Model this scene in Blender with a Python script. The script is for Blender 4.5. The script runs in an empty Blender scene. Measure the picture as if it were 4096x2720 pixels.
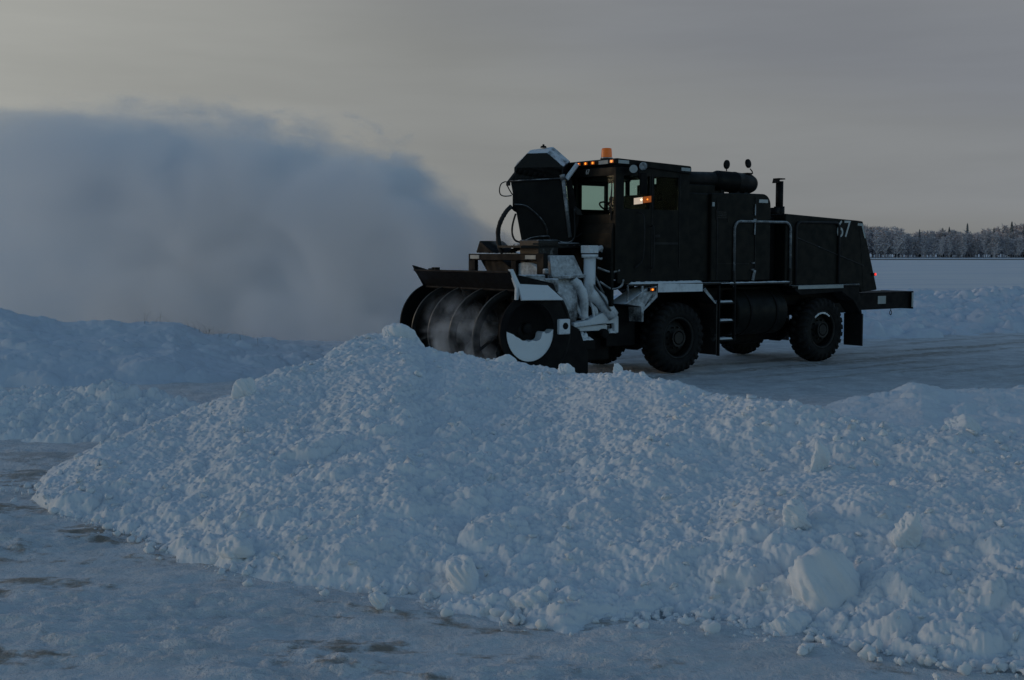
import bpy, bmesh, math, random
import numpy as np
from mathutils import Vector, Matrix
R = math.radians
random.seed(5); rng = np.random.default_rng(7)
sc = bpy.context.scene
COL = sc.collection
# ------------------------------------------------------------------ camera
CH = 2.3
cam_d = bpy.data.cameras.new('camera'); cam = bpy.data.objects.new('camera', cam_d); COL.objects.link(cam)
cam_d.sensor_width = 36.0; cam_d.lens = 36.0*1200/1024; cam_d.clip_end = 6000; cam_d.clip_start = .1
PIT = math.atan(89/1200)
cam.location = (0, 0, CH); cam.rotation_euler = (R(90)-PIT, 0, 0)
sc.camera = cam
sc.view_settings.view_transform = 'Standard'; sc.view_settings.look = 'None'
sc.view_settings.gamma = 1; sc.view_settings.exposure = 0.0
sc.cycles.volume_bounces = 8; sc.cycles.max_bounces = 10; sc.cycles.transparent_max_bounces = 16
sc.cycles.volume_step_rate = 1.0; sc.cycles.volume_max_steps = 256
# ------------------------------------------------------------------ sun and sky
SUN_EL, SUN_AZ = 6.0, -78.0            # degrees; azimuth from the view axis (+Y), negative = left
sd = Vector((math.sin(R(SUN_AZ))*math.cos(R(SUN_EL)), math.cos(R(SUN_AZ))*math.cos(R(SUN_EL)), math.sin(R(SUN_EL))))
sun_d = bpy.data.lights.new('sun', 'SUN'); sun = bpy.data.objects.new('sun', sun_d); COL.objects.link(sun)
sun_d.energy = 0.47; sun_d.angle = R(20); sun_d.color = (1.0, .72, .46)
sun.rotation_euler = sd.to_track_quat('Z', 'Y').to_euler(); sun.location = (-40, 10, 20)

class NT:
    """small helper to write node trees"""
    def __init__(s, tree): s.t = tree; s.n = tree.nodes; s.l = tree.links; s.n.clear()
    def add(s, typ, **kw):
        n = s.n.new(typ)
        for k, v in kw.items(): setattr(n, k, v)
        return n
    def put(s, sock, v):
        if hasattr(v, 'is_linked') or isinstance(v, bpy.types.NodeSocket): s.l.new(v, sock)
        else: sock.default_value = v
    def math(s, op, a, b=0.0, c=None, clamp=False):
        n = s.add('ShaderNodeMath', operation=op, use_clamp=clamp)
        s.put(n.inputs[0], a); s.put(n.inputs[1], b)
        if c is not None: s.put(n.inputs[2], c)
        return n.outputs[0]
    def smooth(s, v, a, b, lo=0.0, hi=1.0, t='SMOOTHSTEP'):
        n = s.add('ShaderNodeMapRange', interpolation_type=t); n.clamp = True
        for i, q in enumerate((v, a, b, lo, hi)): s.put(n.inputs[i], q)
        return n.outputs[0]
    def mix(s, f, a, b, blend='MIX'):
        n = s.add('ShaderNodeMix', data_type='RGBA', blend_type=blend)
        s.put(n.inputs[0], f)
        for i, q in ((6, a), (7, b)):
            s.put(n.inputs[i], (*q, 1) if isinstance(q, tuple) and len(q) == 3 else q)
        return n.outputs[2]
    def noise(s, vec, scale, detail=3, rough=.5, dist=0.0):
        n = s.add('ShaderNodeTexNoise'); s.l.new(vec, n.inputs['Vector'])
        n.inputs['Scale'].default_value = scale; n.inputs['Detail'].default_value = detail
        n.inputs['Roughness'].default_value = rough; n.inputs['Distortion'].default_value = dist
        return n.outputs['Fac']
    def mapping(s, vec, scale=(1, 1, 1), rot=(0, 0, 0), loc=(0, 0, 0)):
        n = s.add('ShaderNodeMapping'); s.l.new(vec, n.inputs[0])
        n.inputs['Scale'].default_value = scale; n.inputs['Rotation'].default_value = rot; n.inputs['Location'].default_value = loc
        return n.outputs[0]

w = bpy.data.worlds.new('World'); sc.world = w; w.use_nodes = True
N = NT(w.node_tree)
out = N.add('ShaderNodeOutputWorld')
tc = N.add('ShaderNodeTexCoord').outputs['Generated']
sx = N.add('ShaderNodeSeparateXYZ'); N.l.new(tc, sx.inputs[0])
dx, dy, dz = sx.outputs
sky = N.add('ShaderNodeTexSky', sky_type='NISHITA', sun_disc=False)
sky.sun_elevation = R(SUN_EL); sky.sun_rotation = R(SUN_AZ); sky.ozone_density = 2.05; sky.dust_density = .3
bg_sky = N.add('ShaderNodeBackground'); N.l.new(sky.outputs[0], bg_sky.inputs[0]); bg_sky.inputs[1].default_value = 0.150
# stratus deck low over the horizon: warm grey to the left, cooler to the right, thinning out overhead
side = N.smooth(dx, -.45, .4, t='LINEAR')
ccol = N.mix(N.smooth(dx, -.5, -.05, t='LINEAR'), (.385, .388, .36), N.mix(N.smooth(dx, -.05, .45, t='LINEAR'), (.243, .25, .244), (.218, .23, .243)))
n1 = N.noise(N.mapping(tc, (1.6, 1.6, 11), (0, R(-9), 0)), 1.3, 5, .5, .25)
n2 = N.noise(N.mapping(tc, (3, 3, 26), (0, R(-8), 0), (3, 1, 2)), 1.7, 4, .55)
lum = N.math('ADD', N.smooth(n1, .3, .7, .94, 1.06), N.smooth(n2, .3, .7, -.02, .02))
# one darker, bluer bank of cloud slanting up to the left
bd = N.math('ADD', dz, N.math('MULTIPLY', dx, .15))
bd = N.math('ADD', bd, N.math('MULTIPLY', N.math('SUBTRACT', n1, .5), .10))
bandf = N.math('MULTIPLY', N.smooth(bd, .135, .195), N.smooth(bd, .33, .215))
bandf = N.math('MULTIPLY', bandf, N.smooth(dx, -.25, .22))
ccol = N.mix(N.math('MULTIPLY', bandf, .58), ccol, (.185, .20, .232))
ccol = N.mix(N.smooth(dz, .045, .0), ccol, N.mix(side, (.30, .30, .285), (.20, .204, .20)))
vm = N.add('ShaderNodeVectorMath', operation='SCALE'); N.l.new(ccol, vm.inputs[0]); N.l.new(lum, vm.inputs['Scale'])
bg_c = N.add('ShaderNodeBackground'); N.l.new(vm.outputs[0], bg_c.inputs[0]); bg_c.inputs[1].default_value = 1.0
mx = N.add('ShaderNodeMixShader')
back = N.smooth(dy, .45, -.25)                     # behind the camera the sky is clear
N.l.new(N.math('MULTIPLY', N.smooth(N.math('ADD', dz, N.math('MULTIPLY', back, .26)), .21, .37, 1.0, .03), N.math('SUBTRACT', 1.0, N.math('MULTIPLY', back, .6))), mx.inputs[0])
N.l.new(bg_sky.outputs[0], mx.inputs[1]); N.l.new(bg_c.outputs[0], mx.inputs[2]); N.l.new(mx.outputs[0], out.inputs[0])

# ------------------------------------------------------------------ materials
def material(name):
    m = bpy.data.materials.new(name); m.use_nodes = True
    return m, NT(m.node_tree)
def finish(Nn, col, rough=.5, metal=0.0, spec=.5, bump=None, bstr=.3, bdist=.02, emit=None, estr=0, coat=0):
    o = Nn.add('ShaderNodeOutputMaterial'); p = Nn.add('ShaderNodeBsdfPrincipled')
    Nn.put(p.inputs['Base Color'], (*col, 1) if isinstance(col, tuple) else col)
    Nn.put(p.inputs['Roughness'], rough); p.inputs['Metallic'].default_value = metal
    p.inputs['Specular IOR Level'].default_value = spec
    if emit: p.inputs['Emission Color'].default_value = (*emit, 1); p.inputs['Emission Strength'].default_value = estr
    if bump is not None:
        b = Nn.add('ShaderNodeBump'); b.inputs['Strength'].default_value = bstr; b.inputs['Distance'].default_value = bdist
        Nn.l.new(bump, b.inputs['Height']); Nn.l.new(b.outputs[0], p.inputs['Normal'])
    Nn.l.new(p.outputs[0], o.inputs[0]); return p
def objco(Nn): return Nn.add('ShaderNodeTexCoord').outputs['Object']
def paint(name, c, c2, rough=.42, spec=.35, metal=0.0, dust=.0):
    m, Nn = material(name); co = objco(Nn)
    f = Nn.noise(co, 1.7, 6, .62)
    col = Nn.mix(Nn.smooth(f, .35, .7), c, c2)
    if dust:
        g = Nn.noise(Nn.mapping(co, (3, 3, 1.2)), 2.2, 7, .7)
        col = Nn.mix(Nn.math('MULTIPLY', Nn.smooth(g, .55, .8), dust), col, (.30, .32, .34))
    r = Nn.smooth(Nn.noise(co, 6, 4), .3, .7, rough-.08, rough+.14)
    finish(Nn, col, r, metal, spec, Nn.noise(co, 14, 3), .12, .004); return m
def dusted(name, c, amount=.5, sharp=.25, scale=2.6, up=.55):
    """painted steel with blown snow frozen on it, thicker on faces that look upwards"""
    m, Nn = material(name); co = objco(Nn)
    g = Nn.noise(co, scale, 7, .68); g2 = Nn.noise(co, scale*7, 3, .6)
    nz = Nn.add('ShaderNodeSeparateXYZ'); Nn.l.new(Nn.add('ShaderNodeNewGeometry').outputs['Normal'], nz.inputs[0])
    k = Nn.math('ADD', Nn.math('MULTIPLY', nz.outputs[2], up), Nn.math('ADD', Nn.math('MULTIPLY', Nn.math('SUBTRACT', g, .5), 1.6), Nn.math('MULTIPLY', Nn.math('SUBTRACT', g2, .5), .5)))
    f = Nn.smooth(k, .5-amount-sharp, .5-amount+sharp)
    col = Nn.mix(f, c, (.68, .72, .76)); rr = Nn.smooth(f, 0, 1, .5, .95)
    finish(Nn, col, rr, 0, .3, g2, .5, .012); return m
M = {}
M['paint'] = paint('dark_green_paint', (.0055, .0062, .0055), (.009, .009, .008), .5, .12)
M['hood'] = paint('hood_paint', (.006, .0068, .006), (.010, .010, .009), .5, .12, 0, .015)
M['chute'] = paint('chute_steel', (.006, .006, .006), (.010, .010, .010), .5, .14)
M['black'] = paint('black_steel', (.006, .006, .007), (.010, .0095, .0095), .6, .12)
M['worn'] = paint('worn_casing_steel', (.008, .008, .008), (.016, .015, .0135), .6, .2, 0, .05)
M['rubber'] = paint('tyre_rubber', (.009, .009, .0095), (.014, .0135, .013), .8, .2, 0, .10)
M['rim'] = paint('rim_paint', (.010, .010, .010), (.016, .015, .014), .55, .3, 0, .10)
M['inside'] = paint('cab_lining', (.006, .006, .006), (.009, .009, .009), .9, .1)
M['hose'] = paint('hydraulic_hose', (.010, .010, .011), (.016, .016, .017), .6, .3)
M['edge'] = paint('polished_blade_edge', (.06, .058, .055), (.15, .145, .14), .45, .5, .3)
M['rail'] = dusted('frosted_tube', (.09, .095, .10), .22, .45, 5, .3)
M['dust_lite'] = dusted('lightly_snowed_steel', (.011, .011, .012), -.02, .4, 3, .5)
M['dust'] = dusted('snow_dusted_steel', (.03, .03, .03), .42, .45, 3, .5)
M['dust_heavy'] = dusted('snow_caked_steel', (.05, .05, .05), .85, .45, 3, .3)
M['snowtop'] = dusted('snow_topped_steel', (.0075, .0075, .0075), -.02, .22, 3, .85)
M['refl'] = paint('reflective_tape', (.30, .33, .33), (.42, .45, .45), .45, .3)
M['letter'] = paint('white_lettering', (.42, .43, .42), (.52, .53, .52), .6, .3)
M['chrome'] = paint('chrome', (.5, .5, .5), (.6, .6, .6), .2, .5, 1.0)
def lamp(name, col, emit, s):
    m, Nn = material(name); finish(Nn, col, .25, 0, .5, None, emit=emit, estr=s); return m
M['amber'] = lamp('amber_lens', (.55, .13, .01), (1.0, .22, .01), .10)
M['amber_lit'] = lamp('amber_lamp_lit', (.6, .15, .01), (1.0, .27, .02), 1.9)
M['amber_dim'] = lamp('amber_lamp_dim', (.45, .11, .02), (1.0, .20, .01), .16)
M['white_lit'] = lamp('white_lamp_lit', (.6, .55, .5), (1.0, .74, .52), .42)
M['bulb'] = lamp('bulb', (.9, .8, .6), (1.0, .72, .35), 4.0)
M['red_lit'] = lamp('red_lamp_lit', (.6, .02, .02), (1.0, .03, .02), 1.6)
m, Nn = material('tinted_glass')
o = Nn.add('ShaderNodeOutputMaterial'); tr = Nn.add('ShaderNodeBsdfTransparent'); tr.inputs[0].default_value = (.83, .92, .885, 1)
gl = Nn.add('ShaderNodeBsdfGlossy'); gl.inputs['Roughness'].default_value = .04
fr = Nn.add('ShaderNodeFresnel'); fr.inputs[0].default_value = 1.12
ms = Nn.add('ShaderNodeMixShader'); Nn.l.new(Nn.math('MULTIPLY', fr.outputs[0], .5), ms.inputs[0]); Nn.l.new(tr.outputs[0], ms.inputs[1]); Nn.l.new(gl.outputs[0], ms.inputs[2]); Nn.l.new(ms.outputs[0], o.inputs[0])
M['glass'] = m
def snow_mat(name, c=(.80, .83, .86), fine=60, dirt=0.0):
    m, Nn = material(name); co = objco(Nn)
    g = Nn.noise(co, fine, 4, .6); g2 = Nn.noise(co, fine*.22, 4, .6)
    col = Nn.mix(Nn.smooth(Nn.noise(co, 2.3, 4), .3, .7), c, tuple(x*.93 for x in c))
    if dirt:
        d = Nn.noise(co, 3.2, 6, .7)
        col = Nn.mix(Nn.math('MULTIPLY', Nn.smooth(d, .64, .74), dirt), col, (.20, .17, .14))
    finish(Nn, col, .9, 0, .2, Nn.math('ADD', Nn.math('MULTIPLY', g, .3), g2), .3, .02); return m
M['snow'] = snow_mat('fresh_snow'); M['bank'] = snow_mat('ploughed_snow', (.80, .83, .86), 45, .25)
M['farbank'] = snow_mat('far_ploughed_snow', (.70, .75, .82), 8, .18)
# packed snow with brown icy streaks worn through by tyres
m, Nn = material('packed_snow_road'); co = objco(Nn)
tr_ = Nn.mapping(co, rot=(0, 0, R(-36)))                      # x along the truck's track
sy = Nn.add('ShaderNodeSeparateXYZ'); Nn.l.new(co, sy.inputs[0])
a = Nn.noise(Nn.mapping(Nn.mapping(co, rot=(0, 0, R(12))), (.38, 1.25, 1)), 1.5, 8, .68, .3)
b = Nn.noise(Nn.mapping(tr_, (.10, 1.1, 1)), 1.1, 7, .62, .15)
c = Nn.noise(co, .30, 3, .5); fine = Nn.noise(co, 26, 5, .65); mid = Nn.noise(co, 6.5, 6, .64)
lat = Nn.math('ABSOLUTE', Nn.math('ADD', Nn.math('MULTIPLY', Nn.math('SUBTRACT', sy.outputs[0], 3.4), .588), Nn.math('MULTIPLY', Nn.math('SUBTRACT', sy.outputs[1], 23.0), -.809)))
lane = Nn.math('MULTIPLY', Nn.smooth(Nn.math('ADD', lat, Nn.math('MULTIPLY', Nn.math('SUBTRACT', b, .5), 12.0)), 9.0, 1.5), Nn.math('MULTIPLY', Nn.smooth(sy.outputs[1], 14, 17), Nn.smooth(sy.outputs[0], -1.5, 2.0)))
near = Nn.smooth(sy.outputs[1], 11, 15, 1.0, 0.0)
k = Nn.math('ADD', Nn.math('MULTIPLY', a, .7), Nn.math('ADD', Nn.math('MULTIPLY', c, .42), Nn.math('MULTIPLY', mid, .30)))
f1 = Nn.math('MULTIPLY', Nn.smooth(k, .735, .83), near)
f2 = Nn.math('MULTIPLY', Nn.smooth(b, .50, .64), lane)
col = Nn.mix(Nn.smooth(mid, .3, .7), (.84, .86, .88), (.73, .755, .785))
col = Nn.mix(Nn.math('MULTIPLY', Nn.smooth(Nn.noise(co, 1.3, 7, .7), .45, .68), .5), col, (.58, .575, .575))
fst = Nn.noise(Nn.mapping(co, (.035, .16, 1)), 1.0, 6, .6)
col = Nn.mix(Nn.smooth(sy.outputs[1], 32, 60), col, Nn.mix(Nn.smooth(fst, .35, .65), (.88, .88, .88), (.74, .77, .82)))  # open field beyond, streaked; the low sun it catches is lightened into the colour
col = Nn.mix(Nn.math('MULTIPLY', lane, Nn.smooth(Nn.noise(co, 1.7, 6, .7), .38, .62, .0, .42)), col, (.38, .395, .42))
col = Nn.mix(Nn.math('MULTIPLY', f2, Nn.smooth(mid, .35, .6, .25, .85)), col, (.27, .225, .18))
col = Nn.mix(Nn.math('MULTIPLY', f1, .85), col, (.27, .195, .13))
wet = Nn.math('MAXIMUM', f1, Nn.math('MULTIPLY', lane, .45))
finish(Nn, col, Nn.smooth(wet, 0, 1, .85, .42), 0, .25, Nn.math('ADD', Nn.math('MULTIPLY', fine, .35), mid), .8, .085)
M['road'] = m
m, Nn = material('runway_asphalt'); finish(Nn, Nn.mix(Nn.smooth(Nn.noise(objco(Nn), .05, 5), .3, .7), (.06, .06, .065), (.16, .17, .18)), .8); M['runway'] = m
m, Nn = material('frosted_twigs'); co = objco(Nn)
finish(Nn, Nn.mix(Nn.smooth(Nn.noise(co, .16, 5), .32, .68), (.52, .48, .49), (.66, .60, .61)), .9, 0, .1); M['twig'] = m
m, Nn = material('spruce_needles'); finish(Nn, Nn.mix(Nn.smooth(Nn.noise(objco(Nn), .7, 4), .35, .7), (.12, .125, .12), (.40, .40, .41)), .9, 0, .1); M['spruce'] = m
m, Nn = material('bark'); finish(Nn, (.05, .04, .035), .9); M['bark'] = m
m, Nn = material('dry_stalks'); finish(Nn, (.16, .12, .08), .9); M['stalk'] = m

# ------------------------------------------------------------------ mesh helpers
class MB:
    def __init__(s): s.v = []; s.f = []
    def add(s, vs, fs):
        b = len(s.v); s.v += [tuple(p) for p in vs]; s.f += [tuple(i+b for i in f) for f in fs]; return s
    def box(s, lo, hi, rot=None, piv=None):
        (x0, y0, z0), (x1, y1, z1) = lo, hi
        vs = [Vector(p) for p in ((x0,y0,z0),(x1,y0,z0),(x1,y1,z0),(x0,y1,z0),(x0,y0,z1),(x1,y0,z1),(x1,y1,z1),(x0,y1,z1))]
        if rot:
            mt = Matrix.Rotation(R(rot[1]), 3, rot[0]); pv = Vector(piv) if piv else sum(vs, Vector())/8
            vs = [mt @ (p-pv)+pv for p in vs]
        return s.add(vs, [(0,3,2,1),(4,5,6,7),(0,1,5,4),(1,2,6,5),(2,3,7,6),(3,0,4,7)])
    def prism(s, poly, a, b, fn):
        """poly in 2D swept from a to b; fn(x, y, t) -> 3D"""
        n = len(poly)
        vs = [fn(x, y, a) for x, y in poly]+[fn(x, y, b) for x, y in poly]
        return s.add(vs, [tuple(range(n-1, -1, -1)), tuple(range(n, 2*n))]+[(i, (i+1) % n, n+(i+1) % n, n+i) for i in range(n)])
    def cyl(s, p0, p1, r0, r1=None, n=20, caps=True):
        p0, p1 = Vector(p0), Vector(p1); r1 = r0 if r1 is None else r1
        d = (p1-p0).normalized(); a = d.orthogonal().normalized(); b = d.cross(a)
        vs = []
        for p, r in ((p0, r0), (p1, r1)):
            vs += [p+(a*math.cos(2*math.pi*i/n)+b*math.sin(2*math.pi*i/n))*r for i in range(n)]
        fs = [(i, (i+1) % n, n+(i+1) % n, n+i) for i in range(n)]
        if caps: fs += [tuple(range(n-1, -1, -1)), tuple(range(n, 2*n))]
        return s.add(vs, fs)
    def lathe(s, prof, c, axis, n=32, closed=False):
        """prof: (distance along axis, radius)"""
        d = Vector(axis).normalized(); a = d.orthogonal().normalized(); b = d.cross(a); c = Vector(c)
        k = len(prof); vs = [c+d*t+(a*math.cos(2*math.pi*i/n)+b*math.sin(2*math.pi*i/n))*r for i in range(n) for t, r in prof]
        fs = [(i*k+j, i*k+j+1, ((i+1) % n)*k+j+1, ((i+1) % n)*k+j) for i in range(n) for j in range(k-1)]
        if closed: fs += [(i*k+k-1, i*k, ((i+1) % n)*k, ((i+1) % n)*k+k-1) for i in range(n)]
        return s.add(vs, fs)
    def tube(s, pts, r, n=8, sub=8, wob=0.0, rnd=None):
        P = [Vector(p) for p in pts]
        if sub > 1 and len(P) > 2:
            Q = []
            for i in range(len(P)-1):
                a, b, c, d = P[max(i-1, 0)], P[i], P[i+1], P[min(i+2, len(P)-1)]
                for j in range(sub):
                    t = j/sub
                    Q.append(.5*((2*b)+(c-a)*t+(2*a-5*b+4*c-d)*t*t+(3*b-a-3*c+d)*t**3))
            P = Q+[P[-1]]
        vs = []; u = None
        for i, p in enumerate(P):
            d = (P[min(i+1, len(P)-1)]-P[max(i-1, 0)]).normalized()
            u = d.orthogonal().normalized() if u is None else (u-d*u.dot(d)).normalized()
            b = d.cross(u); rr = r*(1+(wob*(random.random()-.5) if wob else 0))
            vs += [p+(u*math.cos(2*math.pi*k/n)+b*math.sin(2*math.pi*k/n))*rr for k in range(n)]
        m_ = len(P)
        fs = [(i*n+k, i*n+(k+1) % n, (i+1)*n+(k+1) % n, (i+1)*n+k) for i in range(m_-1) for k in range(n)]
        fs += [tuple(range(n-1, -1, -1)), tuple(range((m_-1)*n, m_*n))]
        return s.add(vs, fs)
    def pad(s, u0, u1, v0, v1, wb, th, nu=24, nv=10, rough=.3):
        """a cushion of settled snow lying on a flat top"""
        vs = []
        for i in range(nu+1):
            for j in range(nv+1):
                a, b = i/nu, j/nv
                e = min(1, min(a*(u1-u0), (1-a)*(u1-u0), b*(v1-v0), (1-b)*(v1-v0))/(th*1.1)+.02)
                h = th*math.sqrt(max(0, 1-(1-e)**2))*(1+rough*(random.random()-.5))
                vs.append((u0+(u1-u0)*a, v0+(v1-v0)*b, wb+h-.01))
        k = nv+1
        return s.add(vs, [(i*k+j, (i+1)*k+j, (i+1)*k+j+1, i*k+j+1) for i in range(nu) for j in range(nv)])
    def wall(s, fn, x0, x1, y0, y1, holes, t0, t1):
        """a wall panel with rectangular openings; fn(x, y, t) -> 3D"""
        xs = sorted({x0, x1, *[h[i] for h in holes for i in (0, 1)]}); ys = sorted({y0, y1, *[h[i] for h in holes for i in (2, 3)]})
        for i in range(len(xs)-1):
            for j in range(len(ys)-1):
                cx, cy = (xs[i]+xs[i+1])/2, (ys[j]+ys[j+1])/2
                if any(h[0] < cx < h[1] and h[2] < cy < h[3] for h in holes): continue
                s.prism([(xs[i], ys[j]), (xs[i+1], ys[j]), (xs[i+1], ys[j+1]), (xs[i], ys[j+1])], t0, t1, fn)
        return s
    def build(s, name, mat, parent=None, smooth=False, bevel=0, seg=2):
        me = bpy.data.meshes.new(name); me.from_pydata(s.v, [], s.f); me.update()
        bm = bmesh.new(); bm.from_mesh(me); bmesh.ops.recalc_face_normals(bm, faces=bm.faces); bm.to_mesh(me); bm.free()
        o = bpy.data.objects.new(name, me); COL.objects.link(o); me.materials.append(mat)
        if smooth: me.shade_smooth() if smooth is True else me.shade_auto_smooth(angle=R(smooth)) if hasattr(me, 'shade_auto_smooth') else me.shade_smooth()
        if parent: o.parent = parent
        if bevel:
            b = o.modifiers.new('bevel', 'BEVEL'); b.width = bevel; b.segments = seg; b.limit_method = 'ANGLE'; b.angle_limit = R(35)
        return o
def tag(o, label=None, cat=None, group=None, kind=None):
    for k, v in (('label', label), ('category', cat), ('group', group), ('kind', kind)):
        if v: o[k] = v
    return o
def grid_obj(name, X, Y, Z, mat, keep=None, smooth=True):
    n, k = X.shape
    co = np.stack([X, Y, Z], -1).reshape(-1, 3).astype(np.float32)
    i, j = np.meshgrid(np.arange(n-1), np.arange(k-1), indexing='ij'); a = i*k+j
    f = np.stack([a, a+k, a+k+1, a+1], -1).reshape(-1, 4)      # counter-clockwise seen from above is fixed below
    if keep is not None:
        kq = (keep[:-1, :-1] | keep[1:, :-1] | keep[:-1, 1:] | keep[1:, 1:]).reshape(-1); f = f[kq]
        used = np.zeros(len(co), bool); used[f.reshape(-1)] = True
        idx = np.cumsum(used)-1; co = co[used]; f = idx[f]
    f = f[:, ::-1]
    me = bpy.data.meshes.new(name); me.vertices.add(len(co)); me.vertices.foreach_set('co', co.reshape(-1))
    me.loops.add(f.size); me.loops.foreach_set('vertex_index', f.reshape(-1).astype(np.int32))
    me.polygons.add(len(f)); me.polygons.foreach_set('loop_start', np.arange(0, f.size, 4, dtype=np.int32))
    if smooth: me.polygons.foreach_set('use_smooth', np.ones(len(f), bool))
    me.update(calc_edges=True); me.validate()
    o = bpy.data.objects.new(name, me); COL.objects.link(o); me.materials.append(mat); return o

# ------------------------------------------------------------------ snow surfaces
def h2(i, j, s):
    v = np.sin(i*127.1+j*311.7+s*74.7)*43758.5453
    return v-np.floor(v)
def vnoise(x, y, s):
    i, j = np.floor(x), np.floor(y); a, b = x-i, y-j
    a = a*a*(3-2*a); b = b*b*(3-2*b)
    return (h2(i, j, s)*(1-a)+h2(i+1, j, s)*a)*(1-b)+(h2(i, j+1, s)*(1-a)+h2(i+1, j+1, s)*a)*b
def fbm(x, y, s, n=4):
    t = 0; a = .5
    for k in range(n): t = t+a*(vnoise(x*2**k, y*2**k, s+k)-.5); a *= .5
    return t
def lumps(x, y, size, s, prob=1.0, facet=.6, ht=.55):
    """union of half-buried rounded and broken clods on a jittered grid; returns a height >= 0"""
    wx = x+size*.22*fbm(x/size*1.3, y/size*1.3, s+50, 3); wy = y+size*.22*fbm(x/size*1.3+9, y/size*1.3, s+60, 3)
    gx, gy = wx/size, wy/size; ci, cj = np.floor(gx), np.floor(gy); best = np.zeros_like(x)
    for di in (-1, 0, 1):
        for dj in (-1, 0, 1):
            i, j = ci+di, cj+dj
            px, py = i+h2(i, j, s), j+h2(i, j, s+1)
            r = .42+.5*h2(i, j, s+2)**1.5; on = h2(i, j, s+3) < prob
            th = h2(i, j, s+4)*6.283; e = .65+.35*h2(i, j, s+5)
            ax, ay = gx-px, gy-py; c, sn = np.cos(th), np.sin(th)
            u, v = (ax*c+ay*sn)/e, (-ax*sn+ay*c)
            q = (u*u+v*v)/(r*r)
            dome = np.sqrt(np.maximum(0, 1-q))*r
            tilt = (u*(h2(i, j, s+6)-.5)+v*(h2(i, j, s+7)-.5))*2.2
            dome = np.minimum(dome, np.maximum(0, r*(.45+.5*h2(i, j, s+8))+tilt*facet))
            hh = dome*ht*(.6+.8*h2(i, j, s+9))
            best = np.maximum(best, np.where(on, hh, 0))
    return best*size
def px_of(x, y): return x/y*1200+512
def sm(t): t = np.clip(t, 0, 1); return t*t*(3-2*t)

# main windrow: foot, crest depth, crest height and back by bearing
T_px  = [ -60,   30,   44,  100,  186,  243,  321,  351,  403,  423,  499,  564,  620,  668,  715,  759,  824,  911, 1024, 1300, 1900, 2250]
T_ft  = [11.2, 10.9, 10.5,  9.7,  8.7,  8.4,  8.1, 8.02,  7.8, 7.66, 7.32, 7.28, 7.25, 7.22, 7.15, 7.05, 6.88, 6.62, 6.42, 5.9, 5.3, 5.3]
T_cd  = [11.6, 11.2, 11.4, 12.2, 14.0, 14.2, 16.3, 17.2, 18.0, 17.2, 16.0, 15.0, 14.0, 13.0, 12.5, 11.6, 11.0, 10.6, 10.2, 9.6, 8.2, 6.5]
T_ch  = [ .00,  .00,  .12,  .30,  .46,  .72,  .92, 1.10, 1.19,  .99,  .86,  .82,  .88,  .88,  .86,  .86,  .84,  .80,  .78, .75, .6, -.1]
T_bk  = [12.0, 11.6, 12.6, 14.2, 16.4, 17.2, 19.4, 20.0, 20.4, 19.6, 18.6, 17.8, 16.8, 15.6, 15.0, 14.2, 13.6, 13.4, 13.2, 12.6, 11, 8]
def windrow_base(x, y):
    p = px_of(x, y)+14*fbm(y*.9, x*.3, 3, 3)*2
    ft = np.interp(p, T_px, T_ft)+.5*fbm(x*1.6, y*.2, 11, 4)
    cd, ch, bk = (np.interp(p, T_px, t) for t in (T_cd, T_ch, T_bk))
    t = (y-ft)/np.maximum(.2, cd-ft)
    rise = .20*(1-np.exp(-np.maximum(t, 0)*11))+.80*np.clip(t, 0, 1)**1.02
    tb = np.clip((y-cd)/np.maximum(.3, bk-cd), 0, 2)
    h = np.where(t < 1, rise, 1-tb**1.35*1.02)*ch
    h = np.where(t < 0, np.maximum(t*.9, -.3), h)
    return h, t, tb, ch
def windrow(x, y):
    h, t, tb, ch = windrow_base(x, y)
    e = sm((h+.09)/.14)                                   # roughness dies out at the foot
    big = sm((.75-t)/.6)
    z = h+e*.30*fbm(x*.8, y*.8, 21, 3)*np.minimum(1, ch*1.5)
    sx = x+.05*fbm(x*3, y*3, 81, 3); sy = y+.05*fbm(x*3+7, y*3, 82, 3)
    L1 = lumps(sx, sy, .46, 31, .26, 1.0, .34)*(.25+.75*big)
    L2 = lumps(sx, sy, .21, 41, .40, 1.1, .40)*(.4+.6*big)
    L3 = lumps(sx, sy, .105, 51, .75, 1.1, .55)
    L4 = lumps(x, y, .054, 61, .85, 1.0, .58)
    L5 = lumps(x, y, .030, 66, .8, .8, .55)
    am = .35+.70*sm(.5+2.2*fbm(x*.55+3, y*.55, 91, 3))          # smooth slides between rougher patches
    z = z+e*(np.maximum(L1, L2)*am+(.55*L3*am+.58*L4*(.4+.6*am)+.5*L5))+e*.05*fbm(x*9, y*9, 73, 3)+e*.035*fbm(x*24, y*24, 71, 3)-.06-.05*(1-e)
    return z
def polar(px0, px1, npx, d0, d1, nd):
    i0, i1 = max(px0, -60), min(px1, 1090)               # columns are fine in front of the camera, coarse to the sides
    p = np.concatenate([np.arange(px0, i0, 6), np.linspace(i0, i1, npx), np.arange(i1+6, px1+1, 6)])
    a = (p-512)/1200; d = np.exp(np.linspace(math.log(d0), math.log(d1), nd))
    D, A = np.meshgrid(d, a, indexing='ij'); return A*D, D
X, Y = polar(-150, 2300, 1180, 4.6, 20.8, 940)
Z = windrow(X, Y)
o = grid_obj('snow_bank', X, Y, Z, M['bank'], keep=Z > -.11)
tag(o, 'broad lumpy windrow of ploughed snow across the foreground below the truck', 'snow bank', 'snow banks')
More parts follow.
